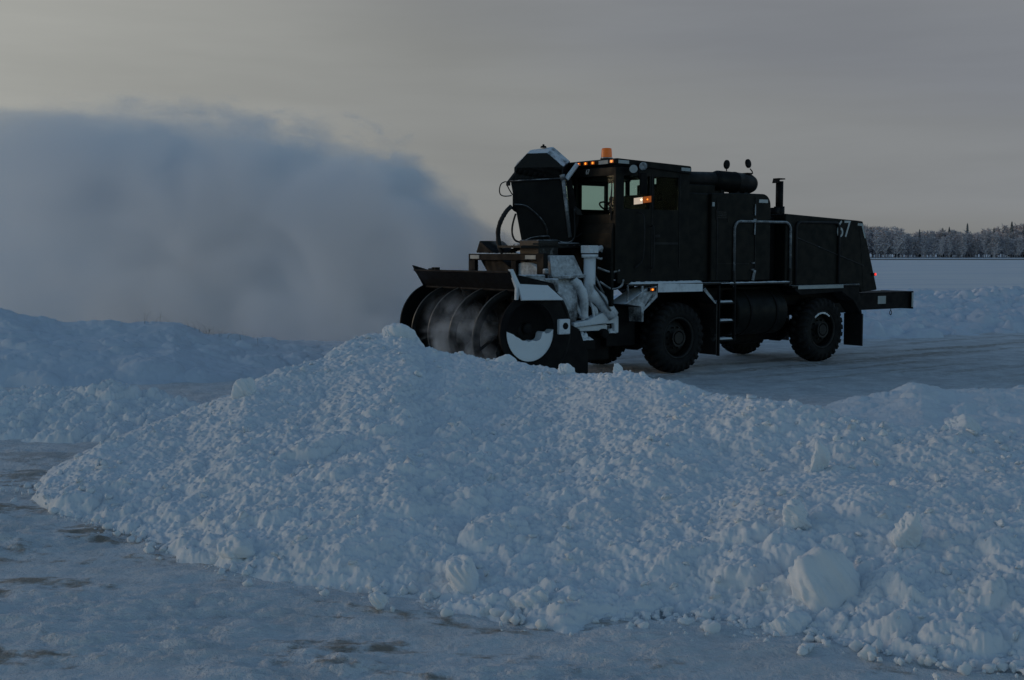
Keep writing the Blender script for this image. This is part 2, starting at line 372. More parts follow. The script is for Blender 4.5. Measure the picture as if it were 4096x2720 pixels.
def bank(name, label, px0, px1, npx, d0, d1, nd, tab, mat, s, sizes, amp=1.0, k0=.22):
    """smaller bank: tab rows are bearing, foot, crest depth, crest height, back"""
    X, Y = polar(px0, px1, npx, d0, d1, nd); p = px_of(X, Y); T = np.array(tab).T
    ft, cd, ch, bk = (np.interp(p, T[0], T[i]) for i in (1, 2, 3, 4))
    ft = ft+1.0*fbm(X*.7, Y*.15, s, 3); t = (Y-ft)/(cd-ft); tb = np.clip((Y-cd)/(bk-cd), 0, 2)
    h = np.where(t < 1, k0*(1-np.exp(-np.maximum(t, 0)*12))+(1-k0)*np.clip(t, 0, 1)**1.1, 1-tb**1.4*1.03)*ch
    h = np.where(t < 0, np.maximum(t*.8, -.3), h); e = sm((h+.08)/.16)
    z = h+e*.35*fbm(X*.6, Y*.6, s+2, 4)*np.minimum(1, ch)
    for q, (sz, pr, k) in enumerate(sizes): z = z+e*amp*k*lumps(X, Y, sz, s+10+q*13, pr, .7, .6)
    z = z-.05-.05*(1-e)
    return tag(grid_obj(name, X, Y, z, mat, keep=z > -.1), label, 'snow bank', 'snow banks')
bank('snow_bank', 'low rough snow bank at the left edge in front of the tall bluish bank', -520, 330, 470, 13.2, 19.8, 260,
     [(-520, 14.6, 16.4, -.1, 18.6), (-400, 14.6, 16.4, .3, 18.6), (-160, 14.6, 16.4, .45, 18.6), (0, 14.4, 16.2, .36, 18.4), (60, 14.2, 16.2, .42, 18.4), (108, 14.0, 16.2, .47, 18.4), (150, 14.2, 16.0, .36, 18), (190, 14.4, 15.8, .18, 17.5), (250, 14.6, 15.8, .05, 17), (330, 15, 16, 0, 17)],
     M['bank'], 101, [(.42, .4, .6), (.2, .5, .7), (.1, .75, .8), (.055, .8, .7)], 1.0, .07)
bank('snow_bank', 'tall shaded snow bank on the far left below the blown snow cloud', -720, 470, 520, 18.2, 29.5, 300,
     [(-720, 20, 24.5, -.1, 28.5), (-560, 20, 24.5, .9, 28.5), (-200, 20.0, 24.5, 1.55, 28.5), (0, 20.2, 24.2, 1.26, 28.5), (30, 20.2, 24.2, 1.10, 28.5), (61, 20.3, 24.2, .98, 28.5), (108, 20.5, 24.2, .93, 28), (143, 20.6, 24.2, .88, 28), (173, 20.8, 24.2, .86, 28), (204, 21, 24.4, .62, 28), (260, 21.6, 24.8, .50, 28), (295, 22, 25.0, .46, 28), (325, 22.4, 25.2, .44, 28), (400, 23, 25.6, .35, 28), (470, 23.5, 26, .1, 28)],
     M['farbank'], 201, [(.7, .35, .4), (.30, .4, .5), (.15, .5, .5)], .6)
bank('snow_bank', 'smooth low snow ridge at the right edge behind the foreground windrow', 770, 2000, 400, 9.6, 19.2, 320,
     [(770, 13, 15.4, -.05, 18), (815, 12.4, 15.6, .18, 18), (850, 11.8, 15.8, .36, 18.2), (880, 11.4, 15.8, .40, 18.2), (924, 11.0, 16, .52, 18.5), (960, 11, 16, .44, 18.5), (1024, 10.8, 16, .46, 18.6), (1200, 10.8, 16, .42, 18.6), (1700, 10.4, 15.5, .3, 18.6), (2000, 10.4, 15.5, -.1, 18.6)],
     M['bank'], 301, [(.55, .25, .5), (.24, .35, .5), (.1, .5, .5), (.05, .6, .5)], .7, .08)
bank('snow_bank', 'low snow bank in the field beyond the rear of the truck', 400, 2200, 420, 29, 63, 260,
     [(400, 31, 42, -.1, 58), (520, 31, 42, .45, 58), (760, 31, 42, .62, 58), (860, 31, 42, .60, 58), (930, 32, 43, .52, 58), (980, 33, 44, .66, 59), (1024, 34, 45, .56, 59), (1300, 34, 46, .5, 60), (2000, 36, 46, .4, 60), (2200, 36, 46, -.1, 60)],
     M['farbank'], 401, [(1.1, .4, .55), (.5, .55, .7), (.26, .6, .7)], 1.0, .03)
# ground: one sheet out to the horizon, finer in front of the camera
def ground_z(x, y):
    r = np.hypot(x, y)
    k = np.clip(1-r/60, 0, 1)
    xs, ys = x*.8+y*.35, y*1.6-x*.5
    cr = np.clip(fbm(x*.8, y*.8, 531, 3)*5+.5, 0, 1)
    rid = 1-np.abs(fbm(x*2.2, y*5.5, 545, 4))*5
    z = .03*k*fbm(xs*1.4, ys*1.4, 501, 4)+k*k*(.075*fbm(x*3.2, y*7, 511, 5)+.042*cr*np.clip(rid, 0, 1)+cr*(.75*lumps(x*.7, y*1.25, .16, 521, .42, .8, .35)+.5*lumps(x*.8, y*1.2, .06, 527, .5, .8, .4)))
    ru = (x*.588-y*.809)                                   # wheel ruts running along the truck's heading
    z = z+k*.012*np.sin(ru*2.1+3*fbm(x*.2, y*.2, 541, 3))
    return z-.015*k
ang = np.concatenate([np.linspace(-27, 27, 1250), np.linspace(27, 333, 120)[1:]]); ang = R(1)*ang
rad = np.concatenate([[.05], np.exp(np.linspace(math.log(1), math.log(5), 30)), np.exp(np.linspace(math.log(5), math.log(24), 760))[1:], np.exp(np.linspace(math.log(24), math.log(3500), 200))[1:]])
RR, AA = np.meshgrid(rad, ang, indexing='ij'); GX, GY = np.sin(AA)*RR, np.cos(AA)*RR
tag(grid_obj('ground', GX, GY, ground_z(GX, GY), M['road']), kind='structure')
mb = MB().add([(-900, 300, .03), (1200, 318, .03), (1200, 362, .03), (-900, 340, .03)], [(0, 1, 2, 3)])
tag(mb.build('runway', M['runway']), kind='structure')

# ------------------------------------------------------------------ single blocks of snow
def block(label, px, d, size, seed, spin=0, sink=.25, n=12, round_=False, lean=0):
    r = random.Random(seed); bm = bmesh.new(); bmesh.ops.create_icosphere(bm, subdivisions=5, radius=1)
    D = np.array([v.co[:] for v in bm.verts]); D /= np.linalg.norm(D, axis=1)[:, None]
    inv = np.zeros(len(D))
    for k in range(n):                               # broken faces: soft intersection of a few random planes
        q = Vector((r.gauss(0, 1), r.gauss(0, 1), r.gauss(0, .8))).normalized(); dk = r.uniform(.62, .95)
        inv = np.maximum(inv, 0)+np.maximum(0, D@np.array(q)/dk)**(7 if round_ else 14)
    rad_ = 1.0/np.maximum(inv+.75**14, 1e-9)**(1/(7 if round_ else 14)); rad_ = np.minimum(rad_, 1.25)
    P = D*rad_[:, None]*np.array(size)/2; ms = min(size)
    a_, b_ = P[:, 0]+P[:, 2]*.7+seed, P[:, 1]-P[:, 2]*.6
    P = P+D*(.11*ms*fbm(a_/ms*3, b_/ms*3, seed, 3)+.075*fbm(a_*14, b_*14, seed+3, 4)+.03*fbm(a_*45, b_*45, seed+5, 3)+.9*lumps(a_, b_, .055, seed, .55, .9, .3)*np.clip(D[:, 2]*2+.2, 0, 1))[:, None]
    for v, q in zip(bm.verts, P): v.co = q
    me = bpy.data.meshes.new('snow_block'); bm.to_mesh(me); bm.free(); me.shade_smooth()
    o = bpy.data.objects.new('snow_block', me); COL.objects.link(o); me.materials.append(M['bank'])
    x = (px-512)/1200*d; q = np.linspace(-.5, .5, 7); hz = float(np.percentile(windrow(x+q[None, :]*size[0], d+q[:, None]*size[1]), 45))
    if px > 815 and d > 11: hz = .40
    o.location = (x, d, max(0, hz)+size[2]*(.5-sink)); o.rotation_euler = (r.uniform(-.12, .12), R(lean)+r.uniform(-.12, .12), R(spin))
    return tag(o, label, 'snow block', 'loose blocks of snow')
block('biggest snow block with a flat shaded right face, low on the foreground windrow', 826, 7.5, (.48, .42, .40), 24, 20, .46, 9)
block('pointed upright snow chunk near the foot of the windrow, middle of the picture', 463, 7.95, (.24, .20, .36), 5, 10, .36, 7, lean=-12)
block('thin upright snow slab with a warm lit face high on the right of the windrow', 823, 9.7, (.17, .08, .34), 8, 50, .3, 8, lean=10)
block('sharp spike shaped snow slab standing right of the biggest snow block', 911, 7.9, (.16, .12, .32), 21, 25, .3, 7, lean=8)
block('small round clod lying at the very edge of the windrow on the packed snow', 375, 7.62, (.15, .14, .11), 14, 0, .1, 26, True)
block('wide rounded snow lump on the lower windrow left of the pointed chunk', 232, 8.75, (.36, .28, .20), 17, 15, .46, 16, True)
block('broad snow lump below the biggest snow block', 792, 7.15, (.26, .22, .18), 27, -15, .5, 10)
block('small angular snow block just above and left of the biggest snow block', 800, 8.3, (.24, .2, .22), 33, 40, .35, 9)
block('rounded snow lump at the foot of the windrow right of the picture middle', 535, 7.6, (.24, .2, .16), 71, 25, .52, 9)
block('smooth rounded snow chunk perched on the left shoulder of the windrow crest', 246, 14.0, (.34, .30, .24), 39, 0, .30, 14, True)
block('jagged snow plate standing on the windrow crest beside the front wheel', 618, 14.0, (.13, .08, .22), 44, 30, .5, 8)
block('leaning snow slab on the windrow crest left of the jagged plate', 566, 15.0, (.24, .11, .18), 47, -20, .55, 9, lean=14)
block('wide snow slab on the windrow crest in front of the blower end plate', 505, 16.0, (.4, .2, .2), 52, 15, .6, 10, lean=-10)
block('smooth large snow lump on top of the pile ahead of the blower', 398, 17.6, (.75, .6, .45), 58, 15, .55, 24, True)
block('flat faced snow block resting on the smooth ridge at the right edge', 962, 10.8, (.34, .28, .24), 63, 30, .4, 9)
# loose clods scattered along the foot
mb = MB(); ico = bmesh.new(); bmesh.ops.create_icosphere(ico, subdivisions=2, radius=1)
iv = [v.co.copy() for v in ico.verts]; ifc = [tuple(v.index for v in f.verts) for f in ico.faces]; ico.free()
for k in range(900):
    p = random.uniform(-40, 1100); ft = float(np.interp(p, T_px, T_ft)); d = ft-abs(random.gauss(0, .20))+.30
    if p < 44: d += random.uniform(0, .8)
    r = .008+.036*random.random()**3.5; x = (p-512)/1200*d; off = Vector((random.random()*9, 0, 0))
    sx_, sy_, sz_ = (random.uniform(.7, 1.2) for _ in range(3))
    ph = [random.uniform(0, 6) for _ in range(3)]
    mb.add([(x+v.x*r*sx_*(1+.38*math.sin(3.1*v.y+2*v.z+ph[0])), d+v.y*r*sy_*(1+.38*math.sin(3.4*v.z+2*v.x+ph[1])), max(0, r*.35)+v.z*r*sz_*(1+.3*math.sin(3*v.x+ph[2]))) for v in iv], ifc)
chips = []
for k in range(14):
    bm = bmesh.new()
    for q in range(9):
        v_ = Vector((random.gauss(0, 1), random.gauss(0, 1), random.gauss(0, 1))).normalized(); bm.verts.new((v_.x, v_.y*random.uniform(.5, 1), v_.z*random.uniform(.4, 1)))
    bmesh.ops.convex_hull(bm, input=bm.verts); bmesh.ops.delete(bm, geom=[v for v in bm.verts if not v.link_faces], context='VERTS')
    bmesh.ops.bevel(bm, geom=bm.edges[:], offset=.10, segments=2, affect='EDGES', clamp_overlap=True); bm.verts.index_update()
    chips.append(([v.co.copy() for v in bm.verts], [tuple(v.index for v in f.verts) for f in bm.faces])); bm.free()
cx, cy = [], []
while len(cx) < 900:
    p = random.uniform(30, 1060); ft, cd = float(np.interp(p, T_px, T_ft)), float(np.interp(p, T_px, T_cd)); q = random.random()
    d = cd+random.gauss(-.2, .35) if q < .30 else ft+(cd-ft)*random.random()**1.3
    cx.append((p-512)/1200*d); cy.append(d)
cz = windrow(np.array(cx), np.array(cy))
for x, y, z in zip(cx, cy, cz):
    if z < .02: continue
    r = .014+.055*random.random()**3*(y/10)**.5; vs, fs = random.choice(chips); mt = Matrix.Rotation(random.uniform(0, 6.28), 3, 'Z') @ Matrix.Rotation(random.uniform(-1.2, 1.2), 3, 'X')
    mb.add([mt @ v*r+Vector((x, y, z+r*.15)) for v in vs], fs)
tag(mb.build('snow_crumbs', M['snow'], smooth=True), 'loose broken crumbs of snow lying on the windrow and along its foot', 'snow crumbs', None, 'stuff')
# dry stalks on the far bank
mb = MB()
for k in range(38):
    p = random.choice([random.gauss(232, 16), random.gauss(208, 22), random.uniform(140, 260)]); d = random.uniform(24.2, 25.4); x = (p-512)/1200*d
    z0 = float(np.interp(p, [108, 173, 204, 260], [.85, .8, .58, .45])); hh = random.uniform(.08, .30)*random.uniform(.5, 1); lx = random.gauss(0, .1)
    mb.tube([(x, d, z0-.1), (x+lx*.4, d, z0+hh*.6), (x+lx, d, z0+hh)], .0035, 4, 2)
tag(mb.build('dry_grass', M['stalk']), 'dry brown stalks sticking out of the far left snow bank', 'dry grass', None, 'stuff')

# ------------------------------------------------------------------ the snow blower truck (x forward, y to its left, z up)
T = bpy.data.objects.new('snow_blower_truck', None); COL.objects.link(T)
T.location = (2.41, 23.5, 0); T.rotation_euler = (0, 0, R(216))
tag(T, 'dark green rotary snow blower truck number 67 with amber beacon, throwing snow', 'snow blower truck')
side_l = lambda x, y, t: (x, t, y)          # panel in the x-z plane, t across
front_p = lambda x, y, t: (t, x, y)         # panel across the truck, t forward
flat_p = lambda x, y, t: (x, y, t)
def text_mesh(name, s, size, loc, ex, ey, mat, parent, depth=.004, squeeze=.8):
    cu = bpy.data.curves.new(name, 'FONT'); cu.body = s; cu.size = size; cu.extrude = depth; cu.align_x = 'CENTER'; cu.align_y = 'CENTER'
    t = bpy.data.objects.new(name, cu); COL.objects.link(t)
    me = bpy.data.meshes.new_from_object(t.evaluated_get(bpy.context.evaluated_depsgraph_get()))
    bpy.data.objects.remove(t); bpy.data.curves.remove(cu)
    ex, ey = Vector(ex), Vector(ey); ez = ex.cross(ey)
    for v in me.vertices: v.co = Vector(loc)+ex*v.co.x*squeeze+ey*v.co.y+ez*v.co.z
    me.materials.clear(); me.materials.append(mat); me.update()
    o = bpy.data.objects.new(name, me); COL.objects.link(o); o.parent = parent; return o
# --- chassis
mb = MB()
for s in (-1, 1): mb.box((-6.0, s*.52-.06, .95), (2.3, s*.52+.06, 1.25))
for u in (-5.2, -2.6, -1.2, .9): mb.box((u-.08, -.46, .98), (u+.08, .46, 1.2))
for u in (0, -4.12):
    mb.cyl((u, -.82, .67), (u, .82, .67), .11, n=14); mb.lathe([(-.32, .05), (-.26, .2), (-.1, .31), (.1, .31), (.26, .2), (.32, .05)], (u, -.05, .67), (0, 1, 0), 18)
mb.box((-3.6, -.5, .45), (-2.1, .45, .95)); mb.cyl((-3.3, .1, .6), (-2.4, .1, .6), .24, n=16)
mb.box((.8, -.9, .55), (1.5, .9, 1.35)); mb.box((-5.3, -.8, 1.18), (-1.0, .8, 1.58))
mb.build('chassis', M['black'], T, bevel=.015)
# --- wheels
def tyre_mb(u, v):
    b = MB(); s = 1 if v > 0 else -1
    prof = [(-.15, .37), (-.195, .42), (-.21, .50), (-.205, .575), (-.175, .615), (-.10, .632), (0, .636), (.10, .632), (.175, .615), (.205, .575), (.21, .50), (.195, .42), (.15, .37)]
    b.lathe(prof, (u, v, .67), (0, 1, 0), 56, True)
    for k in range(26):
        for side in (-1, 1):
            a = 2*math.pi*(k+(.5 if side > 0 else 0))/26
            vs = []
            for (t, r0) in ((.012, .630), (.10, .626), (.19, .600), (.218, .53)):
                for da in (-.075, .055):
                    sk = a+da+(.09*t/.2)
                    for r in (r0-.03, min(.67, r0+.042) if t < .2 else r0+.012):
                        vs.append((u+math.cos(sk)*r, v+side*t, .67+math.sin(sk)*r))
            fs = []
            for q in range(3):
                i = q*4; fs += [(i, i+4, i+5, i+1), (i+1, i+5, i+7, i+3), (i+3, i+7, i+6, i+2)]
            fs += [(0, 1, 3, 2), (12, 14, 15, 13)]
            b.add(vs, fs)
    return b
def wheel(u, v, snow=False):
    s = 1 if v > 0 else -1
    b = MB().lathe([(0, .0), (0, .11), (.055, .135), (.06, .17)], (u, v+s*.13, .67), (0, s, 0), 20)
    b.lathe([(.06, .0), (.06, .11), (.0, .12)], (u, v+s*.13, .67), (0, s, 0), 20)
    for k in range(10):
        a = k*.6283; b.cyl((u+.2*math.cos(a), v+s*.07, .67+.2*math.sin(a)), (u+.2*math.cos(a), v+s*.125, .67+.2*math.sin(a)), .018, n=6)
    wh = b.build('wheel', M['rim'], T)
    tyre_mb(u, v).build('tyre', M['rubber'], wh, smooth=30)
    MB().lathe([(-.15, .40), (-.15, .36), (-.02, .34), (.04, .30), (.06, .15), (.08, .10), (.08, .0)] if s > 0 else [(-.08, 0), (-.08, .10), (-.06, .15), (-.04, .30), (.02, .34), (.15, .36), (.15, .40)], (u, v, .67), (0, 1, 0), 36).build('rim', M['rim'], wh, smooth=35)
    MB().lathe([(.13, .37), (.175, .40), (.18, .375), (.15, .345)], (u, v, .67), (0, s, 0), 40, True).build('rim_flange', M['rim'], wh, smooth=True)
    if snow:
        pts = [(u+.345*math.cos(a), v+.165, .67+.345*math.sin(a)) for a in np.linspace(R(48), R(128), 14)]
        MB().tube(pts, .016, 8, 2, 1.2).build('rim_snow', M['snow'], wh, smooth=True)
wheel(0, 1.05); wheel(-4.12, 1.05, True); wheel(0, -1.05); wheel(-4.12, -1.05)
# --- cab
CW = 1.2
b = MB()
b.wall(front_p, -CW, CW, 1.95, 3.80, [(-1.08, 0.0, 2.96, 3.66), (.08, 1.15, 2.96, 3.66)], 1.50, 1.56)
doorh = [(.02, .62, 3.06, 3.66), (.74, 1.36, 3.06, 3.66)]
b.wall(side_l, -.27, 1.50, 1.72, 3.80, doorh, 1.14, 1.20)
b.wall(side_l, -.27, 1.50, 1.72, 3.80, [(-.21, .42, 3.13, 3.61), (.52, 1.10, 3.13, 3.61)], -1.20, -1.14)
b.wall(front_p, -1.14, 1.14, 1.72, 3.80, [(-1.15, -.55, 3.13, 3.70), (-.48, .35, 3.40, 3.70)], -.27, -.21)
b.prism([(-.21, 1.72), (1.50, 1.95), (1.50, 2.1), (-.21, 2.1)], -1.14, 1.14, side_l)
cab = b.build('cab', M['paint'], T)
b = MB().prism([(-.285, 3.735), (1.30, 3.845), (1.585, 3.85), (1.60, 3.935), (1.55, 3.955), (-.26, 3.885), (-.285, 3.86)], -1.235, 1.235, side_l)
b.build('roof', M['paint'], cab, bevel=.012)
# lower front panel under the windscreen, stepping forward above the blower drive
MB().prism([(1.56, 1.30), (1.62, 1.30), (1.62, 2.62), (1.575, 2.80), (1.56, 2.80)], -1.15, 1.17, side_l).build('front_panel', M['paint'], cab, bevel=.02)
b = MB().box((1.16, -1.1, 2.5), (1.49, 1.12, 2.93)); b.box((1.2, .3, 2.9), (1.45, .85, 3.0)); b.build('dashboard', M['inside'], cab, bevel=.03)
b = MB(); tt = Matrix.Rotation(R(-28), 3, 'Y'); c0 = Vector((1.05, .48, 3.10))
b.tube([c0+tt@Vector((.225*math.cos(a), .225*math.sin(a), 0)) for a in np.linspace(0, 6.2832, 29)], .016, 8, 1)
for a in (0.5, 2.6, 4.7): b.cyl(c0, c0+tt@Vector((.22*math.cos(a), .22*math.sin(a), 0)), .012, n=6)
b.cyl(c0, c0+tt@Vector((0, 0, -.42)), .03, n=8); b.build('steering_wheel', M['inside'], cab, smooth=40)
for v in (.55, -.6):
    b = MB().box((.05, v-.26, 2.35), (.6, v+.26, 2.55)); b.box((-.08, v-.25, 2.5), (.08, v+.25, 3.25 if v > 0 else 3.08), ('Y', -7)); b.box((-.06, v-.14, 3.2 if v > 0 else 3.05), (.05, v+.14, 3.42 if v > 0 else 3.1)); b.build('seat', M['inside'], cab, bevel=.04)
for (u0, u1, z0, z1, v) in ((.02, .62, 3.06, 3.66, 1.165), (.74, 1.36, 3.06, 3.66, 1.165), (-.2, .42, 3.13, 3.61, -1.175), (.52, 1.10, 3.13, 3.61, -1.175)):
    MB().prism([(u0, z0), (u1, z0), (u1, z1), (u0, z1)], v, v+.008, side_l).build('side_window', M['glass'], cab)
for v0, v1 in ((-1.08, 0.0), (.08, 1.15)): MB().prism([(v0, 2.96), (v1, 2.96), (v1, 3.66), (v0, 3.66)], 1.525, 1.533, front_p).build('windscreen', M['glass'], cab)
for v0, v1, z0 in ((-1.15, -.55, 3.13), (-.48, .35, 3.40)): MB().prism([(v0, z0), (v1, z0), (v1, 3.70), (v0, 3.70)], -.245, -.237, front_p).build('rear_window', M['glass'], cab)
# visor box hanging over the windscreen inside, wiper, door seams and handles
MB().box((1.10, -1.1, 3.55), (1.47, 1.1, 3.79)).build('sun_visor', M['inside'], cab, bevel=.02)
b = MB().cyl((1.59, 1.08, 2.35), (1.59, 1.10, 2.72), .012, n=6); b.cyl((1.575, 1.09, 2.85), (1.585, 1.13, 3.52), .011, n=6); b.cyl((1.575, 1.05, 3.0), (1.58, 1.12, 3.48), .008, n=6); b.build('wiper', M['dust_lite'], cab)
b = MB()
for p in ([(.68, 1.2, 1.9), (.68, 1.2, 3.7)], [(-.02, 1.2, 2.0), (-.02, 1.2, 3.7)]): b.cyl(p[0], p[1], .012, n=6)
b.box((.02, 1.2, 2.42), (.62, 1.206, 2.46)); b.box((.5, 1.205, 2.55), (.62, 1.235, 2.60)); b.build('door_trim', M['hose'], cab)
b = MB(); b.tube([(.72, 1.22, 2.75), (.72, 1.30, 2.7), (.72, 1.30, 2.05), (.72, 1.22, 2.0)], .014, 8, 5); b.tube([(1.02, 1.22, 3.0), (.98, 1.32, 2.9), (.98, 1.32, 2.3), (1.0, 1.27, 2.1), (1.1, 1.22, 2.0)], .014, 8, 5); b.build('grab_handle', M['hose'], cab, smooth=True)
for v in (.205, .41, .615, 1.14, -.32):
    l_ = MB().box((1.598, v-.045, 3.875), (1.612, v+.045, 3.925)).build('marker_lamp', M['amber_dim'], cab)
    MB().box((1.610, v-.012, 3.882), (1.620, v+.022, 3.918)).build('bulb', M['amber_lit'], l_, bevel=.006)
for v0, v1 in ((.78, 1.04),): MB().box((1.597, v0, 3.862), (1.606, v1, 3.93)).build('reflective_patch', M['refl'], cab)
for u0, u1, z0, z1 in ((1.28, 1.53, 3.865, 3.925), (-.25, -.02, 3.79, 3.85)): MB().prism([(u0, z0-.004), (u1, z0), (u1, z1), (u0, z1-.004)], 1.236, 1.243, side_l).build('reflective_patch', M['refl'], cab)
text_mesh('number', '67', .125, (1.572, .43, 3.745), (0, 1, 0), (0, 0, 1), M['letter'], cab, .003, .85)
bc = MB().lathe([(0, 0), (0, .115), (.045, .115), (.05, .10), (.05, 0)], (1.28, .62, 3.945), (0, 0, 1), 24).build('beacon', M['black'], cab, smooth=30)
MB().lathe([(0, .104), (.016, .118), (.03, .104)], (1.28, .62, 3.985), (0, 0, 1), 24, True).build('chrome_ring', M['chrome'], bc, smooth=True)
MB().lathe([(0, .102), (.14, .094), (.165, .088), (.172, .07), (.172, 0)], (1.28, .62, 4.012), (0, 0, 1), 28).build('amber_dome', M['amber'], bc, smooth=35)
# lamps on brackets beside the cab
def facing(c, a, d, h):  # point given right/depth/up as seen from the left front quarter
    return (c[0]-.809*a-.588*d, c[1]+.588*a-.809*d, c[2]+h)
def cambox(b, c, a0, a1, d0, d1, h0, h1, sk=0):
    return b.prism([(a0, h0+sk*a0), (a1, h0+sk*a1), (a1, h1+sk*a1), (a0, h1+sk*a0)], d0, d1, lambda x, y, t: facing(c, x, t, y))
c0 = (1.02, 1.34, 3.215)
hl = cambox(MB(), c0, -.17, .15, .02, .10, -.065, .07, .12).build('side_lamp', M['black'], T, bevel=.01)
cambox(MB(), c0, -.168, -.01, 0, .019, -.058, .058, .12).build('clear_lens', M['white_lit'], hl)
cambox(MB(), c0, .0, .145, 0, .019, -.05, .062, .12).build('amber_lens', M['amber_dim'], hl)
MB().lathe([(0, 0), (.0, .014), (.012, .01), (.014, 0)], facing(c0, -.035, -.001, .01), (.588, .809, 0), 10).build('bulb', M['bulb'], hl)
MB().lathe([(0, 0), (.0, .013), (.012, .01), (.014, 0)], facing(c0, .075, -.001, .015), (.588, .809, 0), 10).build('bulb', M['amber_lit'], hl)
b = MB().tube([(1.0, 1.2, 3.20), (1.0, 1.30, 3.21)], .02, 6, 1); b.build('bracket', M['black'], hl)
sp = cambox(MB(), (1.10, 1.36, 3.44), -.02, .12, 0, .06, -.13, .26).build('side_mirror', M['black'], T, bevel=.02)
MB().tube([(1.1, 1.2, 3.75), (1.14, 1.33, 3.74), (1.13, 1.36, 3.6)], .014, 6, 4).build('mirror_arm', M['black'], sp)
for (c, rx, mt) in (((1.28, 1.36, 3.765), .085, 'refl'), ((1.02, 1.33, 3.825), .085, 'snow')):
    wl = MB().lathe([(-.01, rx*.86), (0, rx), (.03, rx*.95), (.09, rx*.45), (.10, 0)], c, (-.588, -.809, 0), 20).build('work_lamp', M['black'], T, smooth=35)
    MB().lathe([(0, 0), (-.012, rx*.5), (0, rx*.86)], Vector(c)+Vector((.008, .011, 0)), (-.588, -.809, 0), 20).build('lens', M['refl'] if mt == 'refl' else M['dust'], wl, smooth=True)
    MB().cyl((c[0]-.03, c[1]-.04, c[2]), (c[0]-.05, 1.19, c[2]+.02), .012, n=6).build('bracket', M['black'], wl)
# --- body behind the cab: engine hood, rear body
b = MB().prism([(-.272, 1.72), (-.272, 3.40), (-.86, 3.395), (-.86, 1.72)], -1.13, 1.13, side_l); b.box((-1.5, -.3, 3.39), (-.29, .66, 3.60)); b.box((-1.75, -.3, 3.40), (-1.5, .6, 3.50)); b.build('engine_bulkhead', M['paint'], T, bevel=.02)
hd = [(-.86, 1.72), (-.86, 3.40), (-1.6, 3.425)]+[(-2.30-.22*math.sin(a), 3.20+.225*math.cos(a)) for a in np.linspace(0, R(90), 8)]+[(-2.52, 1.72)]
hood = MB().prism(hd, -1.2, 1.2, side_l).build('engine_hood', M['hood'], T, bevel=.02)
b = MB()
b.box((-2.08, 1.2, 1.75), (-2.065, 1.212, 3.36)); b.box((-1.02, 1.2, 1.75), (-1.005, 1.21, 3.3)); b.box((-1.9, 1.2, 2.05), (-1.02, 1.208, 2.06)); b.build('panel_seam', M['hose'], hood)
b = MB()
for k in range(4): b.box((-1.25+.0*k, 1.2, 2.93+.036*k), (-1.0, 1.215, 2.948+.036*k))
b.box((-.985, 1.2, 2.90), (-.975, 1.212, 3.08)); b.box((-1.30, 1.2, 2.86), (-1.29, 1.212, 2.93)); b.build('louvre', M['dust_lite'], hood)
for u, z in ((-.88, 3.2),): MB().box((u-.05, 1.2, z-.05), (u+.01, 1.212, z+.03)).build('reflective_patch', M['refl'], hood)
MB().box((-2.42, 1.2, 3.25), (-2.17, 1.209, 3.315)).build('reflective_patch', M['letter'], hood)
for u, z in ((-2.0, 2.05), (-1.98, 1.92), (-2.03, 2.9)):
    MB().box((u-.05, 1.2, z), (u+.02, 1.23, z+.03)).build('latch', M['rail'], hood)
MB().prism([(-2.52, 1.72), (-2.52, 3.10), (-2.80, 3.10), (-2.80, 3.0), (-2.96, 2.98), (-2.96, 1.72)], -1.0, .92, side_l).build('radiator_duct', M['black'], T, bevel=.02)
b = MB().prism([(-2.961, 1.60), (-2.961, 3.05), (-5.22, 2.945), (-5.40, 2.93), (-5.92, 1.50), (-5.92, 1.46), (-5.38, 1.42), (-5.3, 1.60)], -1.2, 1.2, side_l)
rear = b.build('rear_body', M['hood'], T, bevel=.018)
b = MB(); q = Vector((-5.435, 1.2, 1.99))-Vector((-3.30, 1.2, 2.57)); b.cyl((-3.30, 1.203, 2.57), (-5.435, 1.203, 1.99), .010, n=6)
b.cyl((-4.60, 1.203, 2.5), (-4.60, 1.203, 1.65), .006, n=6); b.cyl((-5.28, 1.203, 2.9), (-5.46, 1.203, 1.5), .004, n=6); b.build('panel_seam', M['dust_lite'], rear)
MB().box((-4.62, 1.2, 2.893), (-3.55, 1.206, 2.903)).build('door_edge', M['dust_lite'], rear)
text_mesh('number', '67', .50, (-4.76, 1.207, 2.745), (-1, 0, 0), (0, 0, 1), M['letter'], rear, .004, .92)
b = MB().prism([(-5.23, 2.89), (-5.39, 2.885), (-5.50, 2.57), (-5.46, 2.57), (-5.36, 2.83), (-5.22, 2.84)], 1.2, 1.206, side_l); b.build('reflective_patch', M['refl'], rear)
rl = MB().box((-5.86, 1.2, 1.765), (-5.73, 1.225, 1.83)).build('tail_lamp', M['black'], rear, bevel=.008)
MB().box((-5.85, 1.222, 1.775), (-5.80, 1.233, 1.825)).build('red_lens', M['red_lit'], rl, bevel=.01)
b = MB().box((-8.18, -.35, .98), (-5.7, .45, 1.36)); b.box((-8.20, -.37, 1.345), (-6.3, .47, 1.365)); b.box((-8.21, -.4, .96), (-8.17, .5, 1.37))
hitch = b.build('rear_tow_beam', M['black'], T, bevel=.01)
MB().box((-7.24, .451, 1.10), (-6.95, .458, 1.28)).build('reflective_patch', M['refl'], hitch, bevel=.02)
MB().box((-8.19, .502, 1.0), (-8.13, .51, 1.34)).build('reflective_patch', M['refl'], hitch)
b = MB(); b.cyl((-7.5, .40, .98), (-7.5, .40, .93), .008, n=6); b.tube([(-7.5+.0*math.cos(a), .40+.025*math.sin(a), .885+.05*math.cos(a)) for a in np.linspace(0, 6.283, 13)], .009, 6, 1); b.build('hook', M['black'], hitch)
